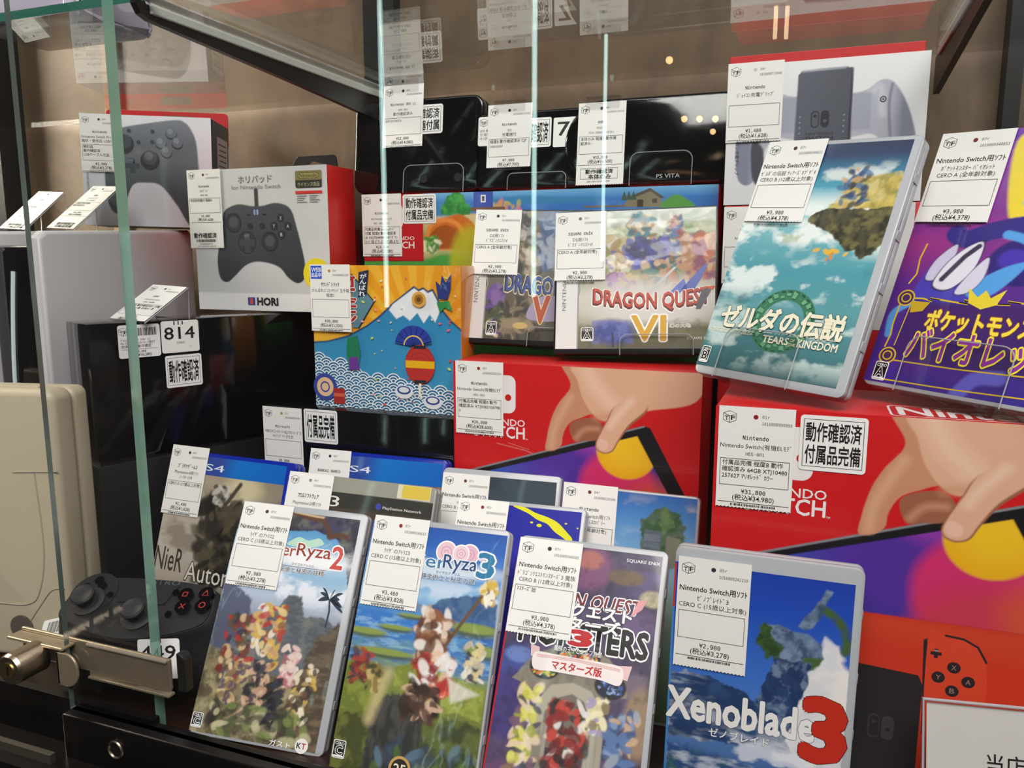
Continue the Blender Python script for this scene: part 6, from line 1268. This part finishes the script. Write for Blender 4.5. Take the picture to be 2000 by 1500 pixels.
    for A, B in zip(rings, rings[1:]):
        for i in range(n): bm.faces.new((A[i], A[(i + 1) % n], B[(i + 1) % n], B[i]))
    bm.faces.new(rings[0]); bm.faces.new(rings[-1][::-1])
    obj('body', bm, M_DARKRUBBER, t, True)
    def face_prism(nm, pts, o0, o1, m, parent=t):
        b2 = bmesh.new(); a = [b2.verts.new(F(x, b, o0)) for x, b in pts]; c = [b2.verts.new(F(x, b, o1)) for x, b in pts]
        b2.faces.new(a[::-1]); b2.faces.new(c); q = len(pts)
        for i in range(q): b2.faces.new((a[i], a[(i + 1) % q], c[(i + 1) % q], c[i]))
        return obj(nm, b2, m, parent)
    face_prism('face_plate', [(x * 0.93, b * 0.93) for x, b in O], -0.002, 0.0022, mat('gamepad_face', '#1e1f22', 0.42))
    face_prism('touch_pad', [(-0.020, 0.006), (0.024, 0.006), (0.030, 0.026), (-0.026, 0.026)], 0.0018, 0.0032, mat('pad_grey', '#232428', 0.35))
    circ = lambda x, b, r, nn=24: [(x + r * math.cos(2 * math.pi * i / nn), b + r * math.sin(2 * math.pi * i / nn)) for i in range(nn)]
    for x, b in ((-0.047, 0.004), (0.006, -0.006)):
        b2 = bmesh.new()
        prof = [(0.0145, 0.0022), (0.0145, 0.0042), (0.0118, 0.0050), (0.0085, 0.0050), (0.0062, 0.0075), (0.0058, 0.0110), (0.0100, 0.0130), (0.0104, 0.0155), (0.0090, 0.0168), (0.0060, 0.0158)]
        R_ = [[b2.verts.new(F(x + r * math.cos(2 * math.pi * i / 28), b + r * math.sin(2 * math.pi * i / 28), o)) for i in range(28)] for r, o in prof]
        for A, B in zip(R_, R_[1:]):
            for i in range(28): b2.faces.new((A[i], A[(i + 1) % 28], B[(i + 1) % 28], B[i]))
        b2.faces.new(R_[-1]); b2.faces.new(R_[0][::-1])
        obj('thumbstick', b2, mat('stick_rubber', '#2a2b2e', 0.5), t, True)
    face_prism('stick_ring', circ(-0.047, 0.013, 0.0215), 0.0016, 0.0028, mat('pad_grey', '#232428', 0.35))
    for x, b in ((-0.057, 0.018), (-0.048, 0.026), (-0.063, 0.010), (-0.042, 0.020)): face_prism('dpad_key', circ(x, b, 0.0042, 14), 0.0022, 0.0042, M_BLACKGLOSS)
    for (x, b), kind in (((0.044, 0.004), 'cross'), ((0.0415, 0.016), 'square'), ((0.060, 0.0185), 'triangle'), ((0.0615, 0.0065), 'circle')):
        k_ = face_prism('action_button', circ(x, b, 0.0066), 0.0020, 0.0066, M_BLACKGLOSS)
        a = Art(0.008, 0.008, 0.0); c = '#b83a3a'
        if kind == 'cross': a.line([(0.2, 0.2), (0.8, 0.8)], 0.10, c); a.line([(0.8, 0.2), (0.2, 0.8)], 0.10, c, True)
        if kind == 'square': a.frame(0.2, 0.2, 0.8, 0.8, 0.10, c)
        if kind == 'triangle': a.line([(0.5, 0.15), (0.85, 0.8), (0.15, 0.8), (0.5, 0.15)], 0.10, c)
        if kind == 'circle': a.ring(0.5, 0.5, 0.27, 0.37, c)
        s = a.build('button_symbol', P_CARD, k_)
        v = np.empty(len(s.data.vertices) * 3, np.float32); s.data.vertices.foreach_get('co', v); v = v.reshape(-1, 3)
        s.data.vertices.foreach_set('co', np.array([F(x + p[0], b + p[2] - 0.004, 0.0068 - p[1]) for p in v], np.float32).ravel())
    for x, b in ((0.030, 0.019), (0.033, -0.003), (-0.030, 0.012)): face_prism('small_button', circ(x, b, 0.0030, 14), 0.0020, 0.0040, M_BLACKGLOSS)
    a = Art(0.034, 0.005, 0.0); a.text('ASTRO', (0, 1), (1, 0), '#5a5c62', 0.01)
    s = a.build('maker_name', P_CARD, t); v = np.empty(len(s.data.vertices) * 3, np.float32); s.data.vertices.foreach_get('co', v); v = v.reshape(-1, 3)
    s.data.vertices.foreach_set('co', np.array([F(0.012 + p[0], 0.0265 + p[2], 0.0024 - p[1]) for p in v], np.float32).ravel())
    def n449(a):
        a.text('111', (0.34, 0.10), (0.56, 0.0), '#161616', 0.03); a.text('449', (0.06, 0.52), (0.90, 0.17), '#161616', 0.015)
        for i, s in enumerate(('ｲ', 'ﾄﾞﾘ', 'ﾀ')): a.say(s, 0.72, 0.64 + .12 * i, 0.06, '#4a4a4a')
    st = sticker(t, 0, 0, 1, 1, (), border=False, extra=n449, W=0.036, H=0.034, off=(0, 0, 0), lift=0.0)
    st.matrix_local = pose_matrix((0.047, -0.0430, 0.041, 4, 10, 4))
    a = Art(0.030, 0.034, 0.0); a.rrect(0, 0, 1, 1, 0.05, '#f1f1ee'); barcode(a, 0.28, 0.08, 0.92, 0.40, 8, 30); [a.say(s, 0.08, 0.52 + .12 * i, 0.08, '#1c1c1c', 0.8, 0, 'mono', 'l') for i, s in enumerate(('ASTRO C40', 'PS4用 動作', '¥9,800'))]
    st = a.build('barcode_sticker', P_TAG, t); st.matrix_local = pose_matrix((-0.0860, -0.012, 0.034, -30, 35, 25))

def build_handhelds():
    def shell(t, w, h, d, r, split=True):
        if split:
            obj('lid', prism(rrect(-w / 2, w / 2, 0, h, r, 7), 0.0, d * 0.48, 0.0025, 3), M_BLACKGLOSS, t, True)
            obj('base', prism(rrect(-w / 2, w / 2, 0, h, r, 7), d * 0.5, d, 0.0025, 3), M_BLACKSATIN, t, True)
        else:
            obj('body', prism(rrect(-w / 2, w / 2, 0, h, r, 10), 0.0, d, 0.004, 4), M_BLACKGLOSS, t, True)
    def clip(t, x, z):
        bm = bmesh.new(); add_box(bm, x - 0.016, x + 0.016, -0.0030, -0.0022, z - 0.007, z + 0.0035); add_box(bm, x - 0.016, x + 0.016, -0.0030, 0.004, z + 0.0035, z + 0.0045)
        obj('tag_clip', bm, M_ACRYL, t)
    w, h = 0.145, 0.0935
    t = sized(thing('handheld_console', 'large black clamshell handheld, leftmost of the three on the village box', 'handheld', (-0.3858, 0.738, 0.0665, 0, 6, 0), 'black handheld consoles'), w, h)
    shell(t, w, h, 0.021, 0.012)
    price_tag(t, 0.236, -0.150, 0.315, 0.665, '04r', '1016008490964', ('Nintendo 3DS LL', 'SPR-001', '動作確認済み'), ('SJF137718373',), '¥12,800', '(税込¥14,080)', '#1c1c1c', lift=0.0016)
    sticker(t, 0.39, 0.076, 0.700, 0.385, ('動作確認済', '充電器付属'), lift=0.0004)
    for x in (0.010, 0.048):
        bm = bmesh.new(); add_cyl(bm, (x, -0.0012, 0.013), (x, 0.001, 0.013), 0.0042, n=20); obj('camera_lens', bm, mat('lens_ring', '#4a4c52', 0.2, metal=0.6), t, True)
    clip(t, -0.014, h * 1.14)
    w, h = 0.134, 0.0740
    t = sized(thing('handheld_console', 'small black clamshell handheld, middle of the three on the village box', 'handheld', (-0.2545, 0.738, 0.0665, 0, 6, 0), 'black handheld consoles'), w, h)
    shell(t, w, h, 0.021, 0.010)
    price_tag(t, 0.105, -0.090, 0.340, 0.815, '04r', '1016008131941', ('Nintendo', '3DS', '充電器付'), ('程度B 動作確認済み CJF', '105616397'), '¥7,000', '(税込¥7,700)', '#1c1c1c', lift=0.0016)
    def bars(a):
        logo(a, 0.16, 0.20, 0.22); barcode(a, 0.32, 0.10, 0.94, 0.36, 4, 30)
        for i, s in enumerate(('3DS 黒 本体', '付 程度B 動作', 'み CJF105616')): a.say(s, 0.06, 0.48 + .13 * i, 0.08, '#1c1c1c', 0.88, 0.0, 'mono', 'l')
    sticker(t, 0.027, 0.05, 0.290, 0.430, (), border=False, extra=bars, lift=0.0004)
    sticker(t, 0.330, 0.105, 0.590, 0.480, ('動作確認済',), lift=0.0004)
    sticker(t, 0.605, 0.12, 0.775, 0.490, (), border=False, lift=0.0004, extra=lambda a: a.text('7', (0.2, 0.62), (0.7, 0.16), '#1a1a1a', 0.02))
    clip(t, -0.0305, h * 1.08)
    w, h = 0.183, 0.0795
    t = sized(thing('handheld_console', 'black handheld with fully rounded ends, rightmost of the three on the village box', 'handheld', (-0.1375, 0.736, 0.0665, 0, 6, 0), 'black handheld consoles'), w, h)
    shell(t, w, h, 0.016, h / 2 - 0.0005, False)
    a = Art(w, h, 0.0002); a.text('SONY', (0.240, 0.050), (0.300, 0.028), '#8a8c90', 0.0); a.build('maker_logo', P_CARD, t)
    a = Art(w, h, 0.0002); a.text('PS VITA', (0.485, 0.935), (0.600, 0.890), '#d0d2d6', 0.0); a.build('model_logo', P_CARD, t)
    price_tag(t, 0.075, 0.045, 0.246, 0.950, '04r', '1016009178755', ('SONY', 'PSVITA', 'PCH-2000[PSVITA]'), ('本体のみ 程度B 動作確', '認済み -'), '¥15,000', '(税込¥16,500)', '#1c1c1c', lift=0.0016, cut=0.94,
              extra=lambda a, Y: (a.frame(0.09, 0.795, 0.88, 0.925, 0.006, '#3a3a3a'), a.text('動作確認済', (0.20, 0.862), (0.78, 0.808), '#141414', 0.03), a.text('本体のみ', (0.26, 0.920), (0.74, 0.868), '#141414', 0.03), a.say('266-24071012828r240', 0.48, 0.952, 0.026, '#2a2a2a', 0.84, 0, 'mono')))
    clip(t, -0.055, h * 0.965)
    for p, w, lx, lip, lab in (((-0.3858, 0.738, 0.0665, 0, 6, 0), .145, (0.42, 0.88), 0.026, 'clear stand holding the large black clamshell handheld'), ((-0.2545, 0.738, 0.0665, 0, 6, 0), .134, (0.28, 0.72), 0.014, 'clear stand holding the small black clamshell handheld'), ((-0.1375, 0.736, 0.0665, 0, 6, 0), .183, (0.355, 0.66), 0.028, 'clear stand holding the rounded black handheld')):
        acrylic_stand(p, w, 0.05, 0.021 if w < .18 else .016, lip, lab, 0.0, lx)

def build_extras():
    # price tags leaning on small clear wedges on the consoles
    def tag_wedge(pose, label, args, H=0.060, group='price tags on clear wedges'):
        t = sized(thing('price_stand', label, 'price stand', pose, group), 0.044, H)
        tl = R(pose[4]); bm = bmesh.new()
        add_box(bm, -0.022, 0.022, 0.0004, 0.0020, 0.0, H)
        # rear leg drops from the top edge to the surface
        yb = H * math.cos(tl); zt = H
        def loc(dy, dz): return (dy * math.cos(tl) - dz * 0 + 0, 0)
        leg = [(-0.022, zt), (0.022, zt)]
        # a vertical drop of H*cos(tilt) in the tilted frame runs along (-y sin, -z cos)
        dz = H * math.cos(tl); e = (dz * math.sin(tl), zt - dz * math.cos(tl))
        vs = [bm.verts.new(p) for p in ((-0.022, 0.0020, zt), (0.022, 0.0020, zt), (0.022, 0.0020 + e[0], e[1]), (-0.022, 0.0020 + e[0], e[1]), (-0.022, 0.0006, zt - 0.0012), (0.022, 0.0006, zt - 0.0012), (0.022, 0.0006 + e[0], e[1] - 0.0008), (-0.022, 0.0006 + e[0], e[1] - 0.0008))]
        for q in ((0, 1, 2, 3), (7, 6, 5, 4), (0, 4, 5, 1), (1, 5, 6, 2), (2, 6, 7, 3), (3, 7, 4, 0)): bm.faces.new([vs[i] for i in q])
        obj('sheet', bm, M_ACRYL, t)
        bm = bmesh.new(); add_tube(bm, [(0.022, 0.0012, 0.0), (0.022, 0.0012, zt), (0.022, 0.0012 + e[0], e[1]), (-0.022, 0.0012 + e[0], e[1]), (-0.022, 0.0012, zt)], 0.0006, 6)
        obj('polished_edge', bm, M_ACRYLEDGE, t, True)
        price_tag(t, 0.0, 0.01, 1.0, 0.98, **args)
    base = dict(code='03r', num='1016009011244', lines=('SONY', 'PlayStation5', 'CFI-2000A01'), box=('付属品完備 程度B', '動作確認済み'), price='¥52,800', tax='(税込¥58,080)', dot='#1c1c1c', lift=0.0004)
    big = dict(base, cut=0.86, extra=lambda a, Y: (a.text('動作確認済', (0.22, 0.915), (0.86, 0.862), '#141414', 0.03), a.text('付属品完備', (0.22, 0.975), (0.86, 0.922), '#141414', 0.03)))
    tag_wedge((-0.585, 0.551, -0.0560, 1, 60, -5), 'small price stand on top of the black console', dict(base, lines=('SONY', 'PlayStation4', 'CUH-1000A'), box=('程度B 動作確認済み 付属', 'ｺﾝﾄﾛｰﾗｰ1個 本体ｷｽﾞ有'), price='¥14,800', tax='(税込¥16,280)'))
    tag_wedge((-0.730, 0.611, 0.0295, -4, 50, -4), 'price stand on the white console nearer the grey gamepad box', big, 0.074)
    tag_wedge((-0.905, 0.692, 0.0340, 2, 49, -5), 'price stand on the white console at the left edge', dict(big, num='1016009011251'), 0.074)
    # on top of the glass shelf
    t = thing('led_strip', 'slim strip of blue-white lights lying on the glass shelf along the tapered arm', 'light strip', (-0.446, 0.46, 0.1784, 0, 0, 0))
    obj('channel', bx(-0.005, 0.005, 0.0, 0.325, 0.0, 0.0012), M_ALU, t)
    for y0, y1 in ((0.030, 0.072), (0.128, 0.188), (0.216, 0.312)):
        obj('diode_bar', bx(-0.0022, 0.0022, y0, y1, 0.0012, 0.0024), mat('led_light', '#c9d4ff', 0.4, emit='#c3ceff', estr=5.0), t)
    rg = random.Random(4); bm = bmesh.new(); add_box(bm, -0.06, 0.06, 0.0, 0.08, 0.0, 0.05, 0.008, 3)
    bmesh.ops.subdivide_edges(bm, edges=bm.edges[:], cuts=2, use_grid_fill=True)
    for v in bm.verts:
        if v.co.z > 0.004: v.co += Vector((rg.uniform(-1, 1), rg.uniform(-1, 1), rg.uniform(-1, 1))) * 0.0022
    o = obj('wrapped_package', bm, mat('lilac_wrap', '#cfc8dc', 0.2, coat=0.6), None, True); o.location = (-0.585, 0.466, 0.1784)
    tag_props(o, 'pale lilac crumpled package on top of the glass shelf, upper left corner', 'package')
    # white notice in a clear holder, lower right
    t = sized(thing('notice_holder', 'white notice in a clear holder at the lower right corner', 'notice', (0.148, 0.452, -0.342, 6, 8, 2)), 0.150, 0.106)
    a = Art(0.146, 0.102, 0.0)
    a.rect(0, 0, 1, 1, '#e9e6e2'); a.text('当店の買取強化アイテム', (0.205, 0.36), (0.95, 0.245), '#1c1c1c', 0.012, shear=0.0); a.text('ゲームソフト', (0.16, 0.72), (0.95, 0.46), '#1c1c1c', 0.02)
    a.build('paper', P_TAG, t, off=(0, 0.0022, 0.002))
    bm = bmesh.new(); add_box(bm, -0.075, 0.075, 0.0, 0.0014, 0.0, 0.106); add_box(bm, -0.075, 0.075, 0.0026, 0.0042, 0.0, 0.106); add_box(bm, -0.075, 0.075, 0.0042, 0.034, 0.0, 0.0016)
    obj('sheet', bm, M_ACRYL, t)
    bm = bmesh.new(); add_tube(bm, [(-0.075, 0.0010, 0.0), (-0.075, 0.0010, 0.106), (0.075, 0.0010, 0.106)], 0.0011, 8)
    obj('polished_edge', bm, M_ACRYLEDGE, t, True)


LAMP_TUBES = [(-1.1441, -1.219, -0.1382, 0.8793), (-0.6997, -1.219, -0.1016, 0.8178), (-0.5141, -1.219, -0.0071, 0.5421), (-0.1543, -1.819, 0.6442, 0.7348), (-0.1225, -1.819, 0.6413, 0.7315)]
LAMP_LABELS = ['tall light tube mirrored over the large clamshell handheld', 'tall light tube mirrored between the two clamshell cases', 'light tube mirrored across the rounded handheld', 'short light tube mirrored above the grip box, first of a pair', 'short light tube mirrored above the grip box, second of a pair']
LAMP_BULBS = [(-0.5083, -2.419, 0.5296, 0.012), (-0.4502, -2.419, 0.5262, 0.012), (-0.3909, -2.419, 0.5227, 0.012), (-0.5719, -2.419, 0.7501, 0.014), (-0.3986, -2.419, 0.4763, 0.011)]
BULB_LABELS = ['warm bulb mirrored beside the grip box, first of three in a row', 'warm bulb mirrored beside the grip box, second of three in a row', 'warm bulb mirrored beside the grip box, third of three in a row', 'bulb mirrored highest, up by the shelf', 'bulb mirrored just below the row of three']

def build_lamps():
    """lamps of the shop on the visitor's side; they show as bright streaks mirrored in the front glass"""
    for i, (x, y, z0, z1) in enumerate(LAMP_TUBES):
        t = thing('light_tube', LAMP_LABELS[i], 'lamp', (x, y, z0, 0, 0, 0), 'upright light tubes across the aisle')
        bm = bmesh.new(); add_cyl(bm, (0, 0, 0), (0, 0, z1 - z0), (0.0060, 0.0060, 0.0042, 0.0060, 0.0060)[i], n=12); obj('tube', bm, mat('tube_light', '#d4fbf4', 0.4, emit='#d4fbf4', estr=9.0) if i < 3 else mat('warm_tube_light', '#ffe6bd', 0.4, emit='#ffe0b0', estr=9.0), t, True)
    for i, (x, y, z, r) in enumerate(LAMP_BULBS):
        t = thing('pendant_bulb', BULB_LABELS[i], 'lamp', (x, y, z, 0, 0, 0), 'warm bulbs across the aisle')
        bm = bmesh.new(); bmesh.ops.create_uvsphere(bm, u_segments=16, v_segments=10, radius=r); obj('bulb', bm, mat('bulb_light', '#ffd9a0', 0.4, emit='#ffc98a', estr=16.0), t, True)

build_setting(); build_cartons(); build_cases(); build_consoles(); build_handhelds(); build_extras(); build_lamps()
